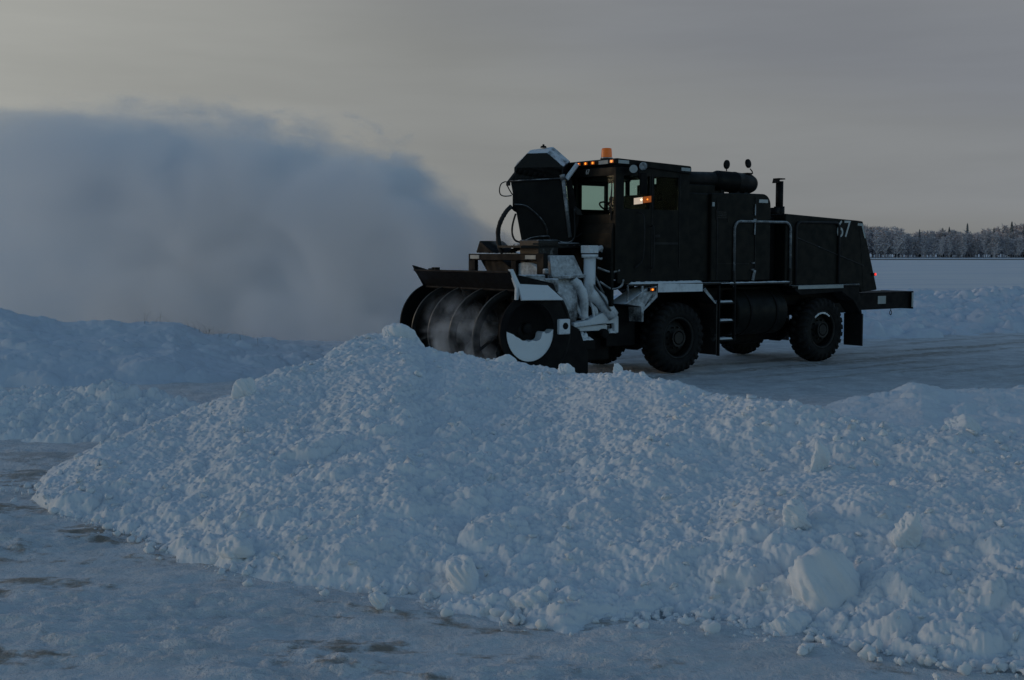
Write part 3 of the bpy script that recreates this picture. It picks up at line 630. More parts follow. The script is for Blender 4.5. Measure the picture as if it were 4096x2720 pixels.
# --- air cleaner, exhaust, round mirrors on the roof
b = MB().lathe([(0, 0), (.0, .10), (.02, .15), (.10, .185), (.16, .205), (.62, .208), (.63, .215), (.66, .215), (.67, .208), (1.08, .20), (1.18, .16), (1.23, .09), (1.24, 0)], (-1.52, .52, 3.70), (-1, 0, -.035), 28)
ac = b.build('air_cleaner', M['chute'], T, smooth=40)
MB().cyl((-.28, .52, 3.68), (-1.55, .52, 3.70), .155, .165, 24).build('intake_pipe', M['chute'], ac, smooth=40)
for u in (-1.75, -2.2, -2.42): MB().box((u-.05, .4, 3.40), (u+.05, .62, 3.52)).build('mount', M['black'], ac)
b = MB().box((-2.62, .42, 3.86), (-2.45, .62, 3.88)); b.build('cap_plate', M['black'], ac)
for u, z, pts in ((-1.98, 4.03, [(-1.98, .5, 3.9), (-1.97, .5, 3.95)]), (-2.60, 4.075, [(-2.65, .5, 3.83), (-2.73, .5, 3.90), (-2.66, .5, 3.97)])):
    mi = MB().lathe([(-.012, 0), (-.012, .092), (.012, .092), (.02, .05), (.022, 0)], (u, .5, z), (-.12, .98, .12 if u < -2.3 else -.08), 24).build('round_mirror', M['black'], T, smooth=30)
    MB().tube(pts, .013, 6, 3).build('mirror_stem', M['black'], mi)
b = MB().box((-3.30, .42, 3.0), (-3.16, .74, 3.19)); b.cyl((-3.44, .6, 3.0), (-3.44, .6, 3.74), .078, n=20); b.cyl((-3.44, .6, 2.95), (-3.44, .6, 3.22), .11, n=20); b.box((-3.62, .4, 2.96), (-3.3, .8, 3.02))
ex = b.build('exhaust_stack', M['black'], T, smooth=30)
b = MB().prism([(-3.30, 3.70), (-3.33, 3.80), (-3.52, 3.80), (-3.52, 3.775), (-3.36, 3.775), (-3.34, 3.70)], .52, .68, side_l); b.build('rain_flap', M['black'], ex)
# --- deck, fenders, steps, rails, tank
b = MB().box((-1.35, .62, 1.66), (1.25, 1.24, 1.70)); b.box((-3.15, .7, 1.64), (-1.35, 1.24, 1.68)); b.box((-5.3, .9, 1.56), (-3.15, 1.24, 1.60))
b.box((-1.3, -1.24, 1.66), (1.25, -.62, 1.70)); b.box((-5.3, -1.24, 1.56), (-1.3, -.7, 1.60)); deck = b.build('deck', M['snowtop'], T, bevel=.008)
MB().pad(-.62, 1.22, .95, 1.262, 1.70, .05, 40, 8).build('settled_snow', M['snow'], deck, smooth=True)
MB().pad(-3.1, -1.1, 1.16, 1.25, 1.682, .022, 50, 5, .8).build('settled_snow', M['snow'], deck, smooth=True)
def fender(v0, v1, full):
    po = [(.86, 1.28), (.56, 1.53), (-.60, 1.53), (-.95, 1.28), (-.98, 1.28), (-.62, 1.66), (.58, 1.66), (.91, 1.28)]
    f_ = MB().prism(po, v0, v1, side_l).build('front_fender', M['black'], T, bevel=.008)
    if full:
        MB().prism([(.56, 1.54), (-.585, 1.535), (-.585, 1.68), (.56, 1.70)], v1, v1+.012, side_l).build('snowed_edge', M['dust_heavy'], f_)
        MB().prism([(-.60, 1.56), (-.93, 1.29), (-.97, 1.30), (-.66, 1.60)], v1, v1+.008, side_l).build('edge_trim', M['dust'], f_)
    MB().box((-1.0, v0, .30), (-.97, v1, 1.29)).build('mud_flap', M['dust_lite'], f_)
    return f_
ff = fender(.80, 1.25, True); fender(-1.25, -.80, False)
b = MB().prism([(.56, 1.66), (.56, 1.45), (.90, 1.20), (.90, 1.0), (.95, 1.0), (.97, 1.28), (1.36, 1.34), (1.20, 1.42), (.86, 1.60)], .78, 1.25, side_l)
b.box((1.24, 1.18, 1.36), (1.27, 1.22, 1.68)); b.box((.9, 1.2, 1.0), (.94, 1.24, 1.66)); b.build('front_bracket', M['dust'], ff, bevel=.01)
fl = MB().box((.64, 1.262, 1.56), (.83, 1.30, 1.63)).build('front_marker_lamp', M['black'], T, bevel=.01)
MB().box((.70, 1.30, 1.572), (.79, 1.306, 1.618)).build('amber_lens', M['amber_dim'], fl); MB().box((.725, 1.303, 1.58), (.76, 1.315, 1.61)).build('bulb', M['amber_lit'], fl, bevel=.008)
for s in (1, -1):
    po = [(-3.25, 1.555), (-3.25, 1.50), (-3.42, 1.40), (-4.70, 1.45), (-5.1, 1.25), (-5.36, .95), (-5.40, .95), (-5.30, 1.40), (-5.30, 1.56)]
    rf = MB().prism(po, s*1.02-.2, s*1.02+.21, side_l).build('rear_fender', M['black'], T, bevel=.01)
    MB().prism([(-5.37, .27), (-5.40, .27), (-5.40, .96), (-5.36, .96)], s*1.02-.24, s*1.02+.24, side_l).build('mud_flap', M['dust_lite'], rf)
MB().box((-4.74, 1.241, 1.525), (-3.32, 1.25, 1.595)).build('reflective_strip', M['refl'], T)
b = MB()
for z in (1.31, .95, .59): b.box((-1.46, .95, z-.035), (-1.06, 1.26, z))
b.box((-1.07, 1.20, .28), (-1.03, 1.26, 1.64)); b.box((-1.50, 1.20, .55), (-1.46, 1.26, 1.66)); st = b.build('ladder', M['black'], T, bevel=.006)
for z in (1.31, .95, .59): MB().pad(-1.45, -1.07, .98, 1.255, z+.005, .035, 12, 8).build('step_snow', M['snow'], st, smooth=True)
tk = MB().lathe([(0, 0), (0, .40), (.03, .45), (.06, .455), (1.40, .455), (1.43, .45), (1.46, .40), (1.46, 0)], (-1.60, .78, 1.08), (-1, 0, 0), 36).build('fuel_tank', M['hood'], T, smooth=35)
b = MB()
for u in (-1.95, -2.7): b.lathe([(0, .457), (0, .47), (.06, .47), (.06, .457)], (u, .78, 1.08), (-1, 0, 0), 36)
b.build('strap', M['black'], tk)
def rail(pts, mat, name='handrail'): return MB().tube(pts, .026, 10, 1).build(name, mat, T, smooth=True)
def uloop(u0, u1, z0, z1, v, r=.16):
    P = [(u0, v, z0)]
    P += [(u0-r+r*math.cos(a), v, z1-r+r*math.sin(a)) for a in np.linspace(0, R(90), 8)]
    P += [(u1+r-r*math.sin(a), v, z1-r+r*math.cos(a)) for a in np.linspace(0, R(90), 8)]
    return P+[(u1, v, z0)]
r1 = rail(uloop(-1.475, -3.09, 1.60, 2.875, 1.22), M['rail'])
MB().cyl((-1.475, 1.22, 1.62), (-1.475, 1.22, 1.92), .034, n=10).build('rail_socket', M['dust_lite'], r1); MB().cyl((-3.09, 1.22, 1.62), (-3.09, 1.22, 1.95), .034, n=10).build('rail_socket', M['dust_lite'], r1)
rail(uloop(-3.26, -4.60, 1.62, 2.89, 1.225, .13), M['hose'])
for p0, p1, r in (((-2.04, 1.22, 2.62), (-2.05, 1.22, 2.86), .014), ((-2.05, 1.22, 3.0), (-2.05, 1.22, 3.22), .012), ((-2.0, 1.22, 1.72), (-2.06, 1.22, 1.92), .028)): MB().cyl(p0, p1, r, n=8).build('door_bar', M['dust'], hood)

# --- blower head
AX, AZ = 3.68, .94
arc = [(AX+.83*math.cos(a), AZ+.83*math.sin(a)) for a in np.linspace(R(87), R(265), 22)]
arc2 = [(AX+.87*math.cos(a), AZ+.87*math.sin(a)) for a in np.linspace(R(265), R(87), 22)]
head = MB().prism(arc+arc2, -1.5, 1.5, side_l).build('blower_head', M['worn'], T, smooth=35)
b = MB().prism([(4.10, 1.955), (4.13, 1.94), (3.90, 1.635), (3.80, 1.60), (3.70, 1.76), (3.70, 1.80), (3.86, 1.70)], -1.5, 1.5, side_l); b.box((4.09, -1.5, 1.93), (4.15, 1.5, 1.965)); b.box((3.4, -1.45, 1.74), (3.86, 1.45, 1.80))
b.cyl((3.9, -1.5, 1.64), (3.9, 1.5, 1.64), .03, n=10); b.build('visor', M['black'], head, bevel=.008)
MB().prism([(4.16, 2.04), (4.10, 1.93), (3.78, 1.9), (3.78, 1.94)], -1.53, -1.49, side_l).build('visor_corner', M['worn'], head)
b = MB()
for v in (-1.12, -1.0, -.92): b.cyl((4.0, v, 1.95), (4.0, v, 1.985+.02*(v > -1.05)), .055, n=12)
b.build('shackle', M['black'], head)
def endplate(s):
    q_ = .63 if s > 0 else .775
    oc = [(AX+q_*math.cos(a), AZ+q_*math.sin(a)) for a in np.linspace(R(70), R(-100), 26)]
    po = [(4.12, 1.94), (3.93, 1.64)]+oc+[(2.86, .22), (2.86, 1.10), (3.06, 1.48), (3.2, 1.75)]
    v0, v1 = (s*1.46, s*1.495)
    ip = [(AX+.50*math.cos(a), AZ+.50*math.sin(a)) for a in np.linspace(0, 2*math.pi, 41)[:-1]]
    bm = bmesh.new()
    if s < 0: ip = []
    vo = [bm.verts.new((x, v1, z)) for x, z in po]; vi = [bm.verts.new((x, v1, z)) for x, z in ip]
    eo = [bm.edges.new((vo[i], vo[(i+1) % len(vo)])) for i in range(len(vo))]; ei = [bm.edges.new((vi[i], vi[(i+1) % len(vi)])) for i in range(len(vi))]
    bmesh.ops.triangle_fill(bm, edges=eo+ei, use_beauty=True)
    r_ = bmesh.ops.extrude_face_region(bm, geom=bm.faces[:]); bmesh.ops.translate(bm, verts=[e for e in r_['geom'] if isinstance(e, bmesh.types.BMVert)], vec=(0, v0-v1, 0))
    bmesh.ops.recalc_face_normals(bm, faces=bm.faces)
    me = bpy.data.meshes.new('end_plate'); bm.to_mesh(me); bm.free(); me.materials.append(M['black'])
    o = bpy.data.objects.new('end_plate', me); COL.objects.link(o); o.parent = head
    return o
ep = endplate(1); endplate(-1)
MB().lathe([(-.20, 0), (-.20, .50), (.01, .50), (.01, .52), (-.22, .52), (-.22, 0)], (AX, 1.49, AZ), (0, 1, 0), 44).build('bearing_recess', M['black'], head, smooth=35)
MB().lathe([(0, 0), (0, .10), (.06, .10), (.07, .06), (.07, 0)], (AX-.05, 1.30, AZ+.05), (0, 1, 0), 16).build('drive_hub', M['black'], head, smooth=35)
# snow caught in the lower half of the recess
top = [(4.18, .965), (4.10, .93), (4.02, .90), (3.97, .86), (3.90, .835), (3.83, .80), (3.75, .785), (3.70, .775), (3.62, .79), (3.55, .78), (3.47, .81), (3.44, .83), (3.42, .90), (3.38, .935), (3.34, .905), (3.29, .90), (3.25, .91), (3.20, .955), (3.18, .965)]
tp = [(x, z+random.uniform(-.012, .012)) for x, z in top]; bot = [(AX+.498*math.cos(a), AZ+.498*math.sin(a)) for a in np.linspace(R(180), R(360), 20)][1:-1]
nb = len(tp)+len(bot); po = tp+bot
b = MB().prism(po, 1.30, 1.478, side_l); b.build('caught_snow', M['snow'], head)
# augers: converging ribbons of opposite hand
def ribbon(v0, v1, a0, turns, r0=.60, r1=.75, th=.022, n=60, er=False):
    b = MB(); vs = []
    for i in range(n+1):
        t = i/n; a = a0+turns*2*math.pi*t; v = v0+(v1-v0)*t
        rr = ((r1-.003, r1+.007, .024) if er else (r0, r1, th))
        for r, dv in ((rr[0], -rr[2]/2), (rr[1], -rr[2]/2), (rr[1], rr[2]/2), (rr[0], rr[2]/2)): vs.append((AX+r*math.cos(a), v+dv, AZ+r*math.sin(a)))
    fs = [(i*4+k, i*4+(k+1) % 4, i*4+4+(k+1) % 4, i*4+4+k) for i in range(n) for k in range(4)]+[(3, 2, 1, 0), (n*4, n*4+1, n*4+2, n*4+3)]
    return b.add(vs, fs)
MB().cyl((AX, -1.46, AZ), (AX, 1.30, AZ), .13, n=20).build('auger_shaft', M['worn'], head, smooth=35)
for k in range(2):
    for v0, v1, tn in ((-1.44, -.30, .95), (1.42, -.22, -1.2)):
        a0 = R(88)+k*R(168) if tn > 0 else R(142)+k*R(192)
        rb = ribbon(v0, v1, a0, tn).build('auger_ribbon', M['worn'], head, smooth=30)
        ribbon(v0, v1, a0, tn, er=True).build('cutting_edge', M['edge'], rb)
        for q in (.15, .4, .65, .9):
            sb = MB()
            a = a0+tn*2*math.pi*q; v = v0+(v1-v0)*q; sb.cyl((AX+.1*math.cos(a), v, AZ+.1*math.sin(a)), (AX+.62*math.cos(a), v, AZ+.62*math.sin(a)), .028, n=8); sb.build('spoke', M['worn'], rb)
MB().prism([(3.55, .10), (4.25, .10), (4.25, .14), (3.55, .22)], -1.5, 1.5, side_l).build('cutter_bar', M['worn'], head)
# impeller drum behind the augers, throwing to the far side
b = MB().lathe([(0, 0), (0, .74), (.03, .76), (.62, .76), (.65, .74), (.65, 0)], (2.86, .20, 1.34), (-1, 0, 0), 40).build('impeller_drum', M['dust'], head, smooth=35)
MB().prism([(-.05, 1.95), (.5, 2.05), (.5, 2.5), (-.1, 2.5)], 2.3, 2.75, lambda x, y, t: (t, x, y)).build('chute_neck', M['dust_lite'], head, bevel=.02)
MB().prism([(-.1, 1.9), (-1.3, 2.5), (-1.42, 2.28), (-.6, 1.45)], 2.25, 2.8, lambda x, y, t: (t, x, y)).build('casting_spout', M['black'], head, bevel=.02)
# end deflector, snow caked
b = MB().prism([(4.13, 2.0), (4.06, 2.0), (3.90, 1.72), (3.95, 1.49), (4.0, 1.49), (3.99, 1.68)], 1.47, 1.52, side_l); b.add([(3.95, 1.50, 1.755), (3.95, 1.62, 1.49), (3.07, 1.62, 1.475), (3.32, 1.50, 1.72)], [(0, 1, 2, 3)]); b.add([(3.95, 1.47, 1.745), (3.95, 1.59, 1.48), (3.07, 1.59, 1.465), (3.32, 1.47, 1.71)], [(3, 2, 1, 0)])
b.build('end_deflector', M['dust_heavy'], head)
b = MB().box((3.35, 1.30, 1.72), (3.85, 1.48, 1.90)); b.box((3.0, 1.2, 1.6), (3.3, 1.4, 1.83)); b.box((3.25, 1.36, 1.9), (3.33, 1.44, 2.0)); b.build('gear_box', M['dust'], head, bevel=.02)
# guard frame across the back of the head
b = MB().box((2.86, -1.47, 2.13), (2.94, .82, 2.25)); b.box((2.86, -1.47, 1.78), (2.94, -1.25, 2.13)); b.box((2.85, .70, 1.55), (2.95, .90, 2.26)); b.box((2.87, -.1, 1.7), (2.93, .05, 2.13))
gf = b.build('guard_frame', M['black'], head, bevel=.01); MB().pad(2.865, 2.935, -1.45, .1, 2.25, .02, 4, 40, .8).build('settled_snow', M['snow'], gf, smooth=True)
MB().box((2.94, -1.40, 2.155), (2.947, -1.10, 2.225)).build('reflective_patch', M['refl'], gf); MB().box((2.94, .35, 2.155), (2.947, .66, 2.225)).build('reflective_patch', M['refl'], gf)
# sloping drive cover, lift cylinder and arms, all caked with snow
b = MB().prism([(2.73, 2.22), (2.18, 2.22), (2.02, 1.83), (2.76, 1.80)], .72, .80, lambda x, y, t: (x, t+(2.2-y)*.25, y)); b.prism([(2.76, 1.86), (2.02, 1.88), (2.02, 1.82), (2.76, 1.80)], .80, .93, side_l)
b.build('drive_cover', M['dust'], head, bevel=.008)
b = MB().cyl((1.93, .92, 1.45), (1.90, .90, 2.18), .105, .11, 16); b.cyl((1.90, .90, 2.18), (1.90, .90, 2.24), .15, .15, 16); b.tube([(1.93, .92, 1.55), (1.70, .95, 1.42), (1.42, .98, 1.12)], .13, 12, 4, .12); b.build('lift_cylinder', M['dust_heavy'], head, smooth=40)
b = MB().box((1.78, .75, 2.26), (1.99, 1.0, 2.40)); b.cyl((1.74, .9, 2.33), (1.62, .9, 2.36), .05, n=10); b.tube([(1.8, .9, 2.20), (1.63, .9, 2.16), (1.58, .9, 2.24), (1.64, .9, 2.31), (1.76, .9, 2.30)], .022, 8, 5); b.build('slew_motor', M['dust_heavy'], head, bevel=.015)
b = MB().prism([(2.33, 1.02), (2.0, 1.06), (1.6, 1.20), (1.34, 1.19), (1.27, 1.10), (1.27, .80), (1.36, .80), (1.38, .98), (1.7, .98), (2.33, .93)], .78, .98, side_l); b.prism([(2.33, .93), (1.4, .97), (1.4, .85), (2.33, .86)], .70, .90, side_l)
arm = b.build('lift_arm', M['dust_heavy'], head, bevel=.02)
b = MB().box((1.84, .75, .52), (2.32, 1.0, .70)); b.box((2.30, .8, .48), (2.34, 1.02, .80)); b.box((1.3, .4, .3), (2.6, .75, .85)); b.cyl((1.6, .8, .80), (1.6, 1.0, .80), .09, n=12); b.build('hinge_block', M['black'], arm, bevel=.02)
b = MB().pad(1.86, 2.30, .76, 1.0, .70, .05, 16, 8, .9); b.pad(1.95, 2.25, .78, .95, .73, .12, 14, 8, .9); b.pad(1.35, 1.5, .8, 1.0, .80, .08, 8, 8, .9); b.build('settled_snow', M['snow'], arm, smooth=True)
b = MB()
for k in range(9):
    p = [(2.5-.1*k*random.uniform(.6, 1), random.uniform(.3, .8), random.uniform(1.5, 1.8)), (2.3-.1*k, random.uniform(.5, .9), random.uniform(1.2, 1.6)), (2.1-.07*k, random.uniform(.5, .95), random.uniform(.9, 1.2))]
    b.tube(p, random.uniform(.02, .045), 8, 5, .25)
b.prism([(2.85, 1.80), (2.1, 1.78), (1.85, 1.25), (2.0, 1.0), (2.85, 1.0)], .35, .62, side_l); b.tube([(2.25, .85, 1.8), (2.05, .9, 1.5), (2.0, .85, 1.1)], .09, 10, 5, .3); b.build('drive_guard', M['dust_heavy'], head, smooth=45)
lb = MB().box((2.87, 1.36, .875), (3.11, 1.56, 1.14)).build('blower_lamp', M['dust_heavy'], head, bevel=.02); MB().lathe([(0, 0), (0, .06), (.015, .05), (.02, 0)], (2.98, 1.56, 1.02), (0, 1, 0), 14).build('lens', M['black'], lb)
MB().prism([(2.95, .15), (2.95, 1.1), (2.6, .95), (2.4, .5), (2.4, .15)], .9, 1.48, side_l).build('skid_bracket', M['black'], head, bevel=.02)
b = MB()
for p in ([(1.8, 1.0, 2.0), (1.6, 1.12, 1.92), (1.45, 1.2, 1.95)], [(1.75, 1.0, 1.75), (1.6, 1.15, 1.62), (1.42, 1.2, 1.66), (1.36, 1.2, 1.78)], [(1.85, .95, 1.9), (1.7, 1.0, 1.6), (1.6, .95, 1.5), (1.6, .9, 1.3)], [(1.9, 1.0, 1.7), (1.75, 1.1, 1.45), (1.6, 1.1, 1.25), (1.45, 1.0, 1.2)]): b.tube(p, .02, 8, 6, .15)
b.build('hose', M['rail'], head, smooth=True)

# --- loading chute on its turntable, its back turned to the camera side
CC = (2.15, 0, 0)
cp = lambda x, y, t: facing(CC, x, t, y)
b = MB().lathe([(0, .50), (0, .64), (.06, .66), (.10, .64), (.12, .60), (.12, .50)], facing(CC, 0, .3, 2.33), (0, 0, 1), 44, True); b.prism([(3.12, -.25), (2.75, -.55), (1.0, -.5), (.98, .45), (1.02, .50), (2.75, .50), (3.0, .3)], 2.36, 2.40, flat_p); b.prism([(2.9, .45), (1.05, .45), (1.05, .52), (2.9, .52)], 2.41, 2.44, flat_p)
tt_ = b.build('turntable', M['snowtop'], T)
ch = MB().prism([(-.485, 2.46), (.46, 2.46), (.25, 3.62), (.27, 3.85), (-.58, 3.84), (-.69, 3.57)], 0, .55, cp).build('loading_chute', M['chute'], T, bevel=.012)
hoodv = [cp(*p, 0.0) for p in ((-.63, 3.62), (-.632, 3.83), (-.395, 4.09), (-.027, 4.10), (.275, 3.85), (.26, 3.62))]+[cp(*p, .55) for p in ((-.60, 3.66), (-.58, 3.95), (-.33, 4.19), (-.28, 4.215), (.10, 4.255), (.15, 4.235), (.425, 3.985), (.42, 3.70))]
b = MB().add(hoodv, [(0, 1, 2, 3, 4, 5), (13, 12, 11, 10, 9, 8, 7, 6), (0, 6, 7, 1), (1, 7, 8, 2), (2, 8, 9, 10, 3), (3, 10, 11, 12, 4), (4, 12, 13, 5), (5, 13, 6, 0)])
hd_ = b.build('chute_hood', M['snowtop'], ch, bevel=.012)
b = MB().lathe([(0, 0), (0, .06), (.03, .05), (.035, .02), (.06, .02), (.065, 0)], cp(-.08, 4.235, .5), (0, 0, 1), 12); b.build('lifting_eye', M['black'], hd_)
MB().tube([cp(-.72, 3.575, -.02), cp(.26, 3.625, -.02)], .018, 8, 1).build('cross_bar', M['dust_lite'], ch, smooth=True)
b = MB().cyl(cp(.27, 3.62, -.03), cp(.40, 2.55, -.03), .035, n=12); b.cyl(cp(.25, 3.70, -.03), cp(.27, 3.6, -.03), .05, n=12); b.build('chute_cylinder', M['rail'], ch, smooth=35)
MB().prism([(.34, 3.70), (.43, 3.64), (.58, 2.9), (.50, 2.5), (.44, 2.5)], .18, .5, cp).build('chute_side', M['chute'], ch)
b = MB().cyl(cp(.33, 3.62, .02), cp(.54, 3.90, .1), .045, n=6); b.build('actuator_bar', M['dust_heavy'], ch)
b = MB().cyl(cp(-.74, 3.56, .02), cp(-.6, 3.74, .02), .03, n=8); b.cyl(cp(-.74, 3.50, .02), cp(-.74, 3.58, .02), .04, n=8); b.build('actuator_pivot', M['dust_lite'], ch)
b = MB().prism([(.50, 3.13), (.60, 3.06), (.64, 2.96), (.52, 2.96), (.46, 3.08)], .1, .3, cp); b.build('work_light', M['dust_lite'], ch, bevel=.01)
mc = lambda L: [cp(((1900+x/3.136)*.5764-1262)/124.4, (578.7-(550+y/3.136)*.5764)/124.4+2.3, d) for x, y, d in L]
for L, r, wob in (([(445, 870, -.02), (385, 930, -.06), (320, 1040, -.08), (285, 1150, -.08), (282, 1260, -.08), (300, 1370, -.1), (335, 1445, -.12), (400, 1468, -.14), (470, 1420, -.1), (540, 1390, 0)], .042, .22),
                  ([(375, 560, 0), (320, 590, -.02), (298, 660, -.03), (310, 720, -.03), (360, 742, -.02), (450, 735, 0)], .011, .1), ([(385, 590, 0), (420, 660, 0), (460, 725, 0)], .011, .1),
                  ([(500, 960, 0), (470, 1060, -.02), (455, 1150, -.03), (462, 1230, -.03), (500, 1295, -.03), (590, 1322, -.03)], .018, .15),
                  ([(480, 850, -.03), (620, 865, -.04), (750, 960, -.05), (840, 1060, -.05), (885, 1150, -.04), (900, 1240, -.03)], .018, .1),
                  ([(590, 1310, -.03), (680, 1270, -.05), (760, 1252, -.05), (850, 1245, -.05), (920, 1250, -.05), (925, 1310, -.05), (925, 1390, -.04)], .017, .1),
                  ([(925, 1285, -.05), (1000, 1292, -.05), (1090, 1320, -.05), (1180, 1315, -.04), (1225, 1270, -.03), (1240, 1180, -.02), (1230, 900, .05)], .017, .1)):
    MB().tube(mc(L), r, 10, 6, wob).build('hose', M['hose'] if r > .02 or wob > .12 else M['dust_lite'], ch, smooth=True)
MB().tube(mc([(1250, 1250, -.02), (1380, 1170, .1), (1500, 1070, .3)]), .010, 6, 3).build('cable', M['hose'], ch)
b = MB().box((2.88, -.05, 3.2), (2.96, .05, 3.4)); 
b = MB().prism([(-.66, 3.36), (-.58, 3.40), (-.58, 3.02), (-.66, 3.06)], -.02, .1, cp); b.prism([(-.70, 3.10), (-.60, 3.12), (-.54, 2.98), (-.64, 3.04)], -.02, .08, cp); b.build('hose_clamp', M['black'], ch)

# ------------------------------------------------------------------ trees along the far edge of the field
TD = 400
def birch(seed):
    r = random.Random(seed); vs = []; fs = []
    H = 1.0
    def tri(p, q, w_):
        p, q = Vector(p), Vector(q); d = (q-p); s_ = d.cross(Vector((r.uniform(-1, 1), r.uniform(-1, 1), .3))).normalized()*w_
        b_ = len(vs); vs.extend([p-s_, p+s_, q]); fs.append((b_, b_+1, b_+2))
    tri((0, 0, 0), (.02, 0, .9), .014); tri((0, 0, 0), (0, .02, .9), .014)
    for k in range(58):
        z = r.uniform(.10, .93); L = (.24*(1-z)+.05)*r.uniform(.5, 1.2); a = r.uniform(0, 6.283)
        q = (L*math.cos(a), L*math.sin(a), min(1, z+L*r.uniform(.5, 1.5))); p = (0, 0, z)
        tri(p, q, .012)
        for j in range(5):
            t = r.uniform(.2, 1); c = [p[i]+(q[i]-p[i])*t for i in range(3)]; e = [c[0]+r.gauss(0, .06), c[1]+r.gauss(0, .06), c[2]+r.uniform(-.02, .10)]
            tri(c, e, .016)
    return np.array([v[:] for v in vs]), np.array(fs)
temps = [birch(k) for k in range(5)]
VV, FF, base = [], [], 0
for k in range(2750):
    x = rng.uniform(8, 440); y = TD+rng.uniform(0, 60); hgt = (8.6+.009*x)*rng.uniform(.72, 1.0)**.8*(1+.10*math.sin(x*.071)+.10*math.sin(x*.023+1)+.12*math.sin(x*.21))
    if y > TD+20: hgt *= 1.1
    tv, tf = temps[k % 5]; a = rng.uniform(0, 6.28); c, s_ = math.cos(a), math.sin(a); wd = hgt*rng.uniform(.75, 1.25)
    q = np.stack([(tv[:, 0]*c-tv[:, 1]*s_)*wd+x, (tv[:, 0]*s_+tv[:, 1]*c)*wd+y, tv[:, 2]*hgt], -1)
    VV.append(q); FF.append(tf+base); base += len(tv)
VV = np.concatenate(VV).astype(np.float32); FF = np.concatenate(FF).astype(np.int32)
me = bpy.data.meshes.new('birch_wood'); me.vertices.add(len(VV)); me.vertices.foreach_set('co', VV.reshape(-1)); me.loops.add(FF.size); me.loops.foreach_set('vertex_index', FF.reshape(-1))
me.polygons.add(len(FF)); me.polygons.foreach_set('loop_start', np.arange(0, FF.size, 3, dtype=np.int32)); me.update(calc_edges=True); me.materials.append(M['twig'])
o = bpy.data.objects.new('birch_wood', me); COL.objects.link(o)
tag(o, 'frosted bare birch wood along the far edge of the snowy field', 'wood', None, 'stuff')
# spruces that stand out above the wood
tb = MB()
for L in range(26):
    z = .06+.93*L/26; rad_ = .115*(1-z)**.85+.010
    for q in range(9):
        a = random.uniform(0, 6.283); rr = rad_*random.uniform(.6, 1.15); c, s_ = math.cos(a), math.sin(a); w_ = .035*(1-z)+.012
        tb.add([(0, 0, z+.03), (rr*c-s_*w_, rr*s_+c*w_, z-.03), (rr*1.1*c, rr*1.1*s_, z-.045), (rr*c+s_*w_, rr*s_-c*w_, z-.03)], [(0, 1, 2, 3)])
first = None
for px, hgt, lab in ((896, 10.2, 'slim dark spruce closest to the rear of the truck, just clear of the wood'), (941, 10.0, 'short dark spruce left of the twin spruces above the frosted wood'), (947.5, 10.3, 'right one of two close slim spruces above the frosted wood'), (965.5, 11.6, 'tall thin lone spruce in the middle of the visible wood'),
                     (992, 10.0, 'small spruce between the lone tall one and the pair at the right edge'), (1009.7, 12.2, 'broadest dark spruce near the right edge of the wood'), (1022, 11.6, 'spruce cut by the right edge of the picture'), (918, 9.6, 'thin spruce tip standing low in the wood beyond the tow beam')):
    y = TD+26+random.uniform(-4, 4); x = (px-512)/1200*y; hgt *= 1.08
    if first is None:
        t = bpy.data.objects.new('spruce_tree', None); COL.objects.link(t); first = t
        tb.build('crown', M['spruce'], t); MB().cyl((0, 0, 0), (0, 0, .5), .012, .006, 8).build('trunk', M['bark'], t)
    else:
        t = first.copy(); COL.objects.link(t)
        for c in first.children:
            d = c.copy(); COL.objects.link(d); d.parent = t
    t.location = (x, y, 0); t.scale = (hgt*random.uniform(.8, 1.2),)*2+(hgt,); t.rotation_euler = (0, 0, random.uniform(0, 6))
    tag(t, lab, 'spruce tree', 'dark spruces in the far wood')

# ------------------------------------------------------------------ the cloud of blown snow
PS = [(-.3, 2.45), (-.11, 2.59), (.45, 2.79), (1.19, 3.16), (2.11, 3.74), (3.26, 4.17), (4.13, 4.5), (5.62, 4.71), (6.81, 4.94), (8.97, 5.29), (11.39, 5.59), (12.98, 5.82), (17.19, 6.24), (24.76, 6.94), (32, 7.4), (44, 7.2)]
SMAX, HMAX = 44.0, 10.0
pl = MB(); secs = []
for s_ in (-.3, 1, 3, 6, 10, 15, 20, 27, 35, 44):
    tp_ = float(np.interp(s_, [p[0] for p in PS], [p[1] for p in PS]))+.6+.14*max(0, s_)**.7; hw = .5+.20*max(0, s_)**.95
    secs.append([(s_, -hw, .02 if s_ > 1 else 1.2), (s_, hw, .02 if s_ > 1 else 1.2), (s_, hw, tp_), (s_, -hw, tp_)])
for s_ in secs: pl.v += s_
for i in range(len(secs)-1): pl.f += [(i*4+k, i*4+(k+1) % 4, i*4+4+(k+1) % 4, i*4+4+k) for k in range(4)]
pl.f += [(3, 2, 1, 0), tuple(len(pl.v)-4+k for k in range(4))]
m = bpy.data.materials.new('blown_snow'); m.use_nodes = True; Nn = NT(m.node_tree)
o_ = Nn.add('ShaderNodeOutputMaterial'); vol = Nn.add('ShaderNodeVolumePrincipled')
vol.inputs['Color'].default_value = (.95, .972, 1, 1); vol.inputs['Anisotropy'].default_value = .0
co = objco(Nn); sp_ = Nn.add('ShaderNodeSeparateXYZ'); Nn.l.new(co, sp_.inputs[0]); s_, l_, z_ = sp_.outputs
fc = Nn.add('ShaderNodeFloatCurve'); cu = fc.mapping.curves[0]
P_ = [((s+.3)/(SMAX+.3), h/HMAX) for s, h in PS]
while len(cu.points) < len(P_): cu.points.new(.5, .5)
for pt, q in zip(cu.points, P_): pt.location = q; pt.handle_type = 'AUTO_CLAMPED'
fc.mapping.update()
Nn.l.new(Nn.math('MULTIPLY', Nn.math('ADD', s_, .3), 1/(SMAX+.3)), fc.inputs['Value'])
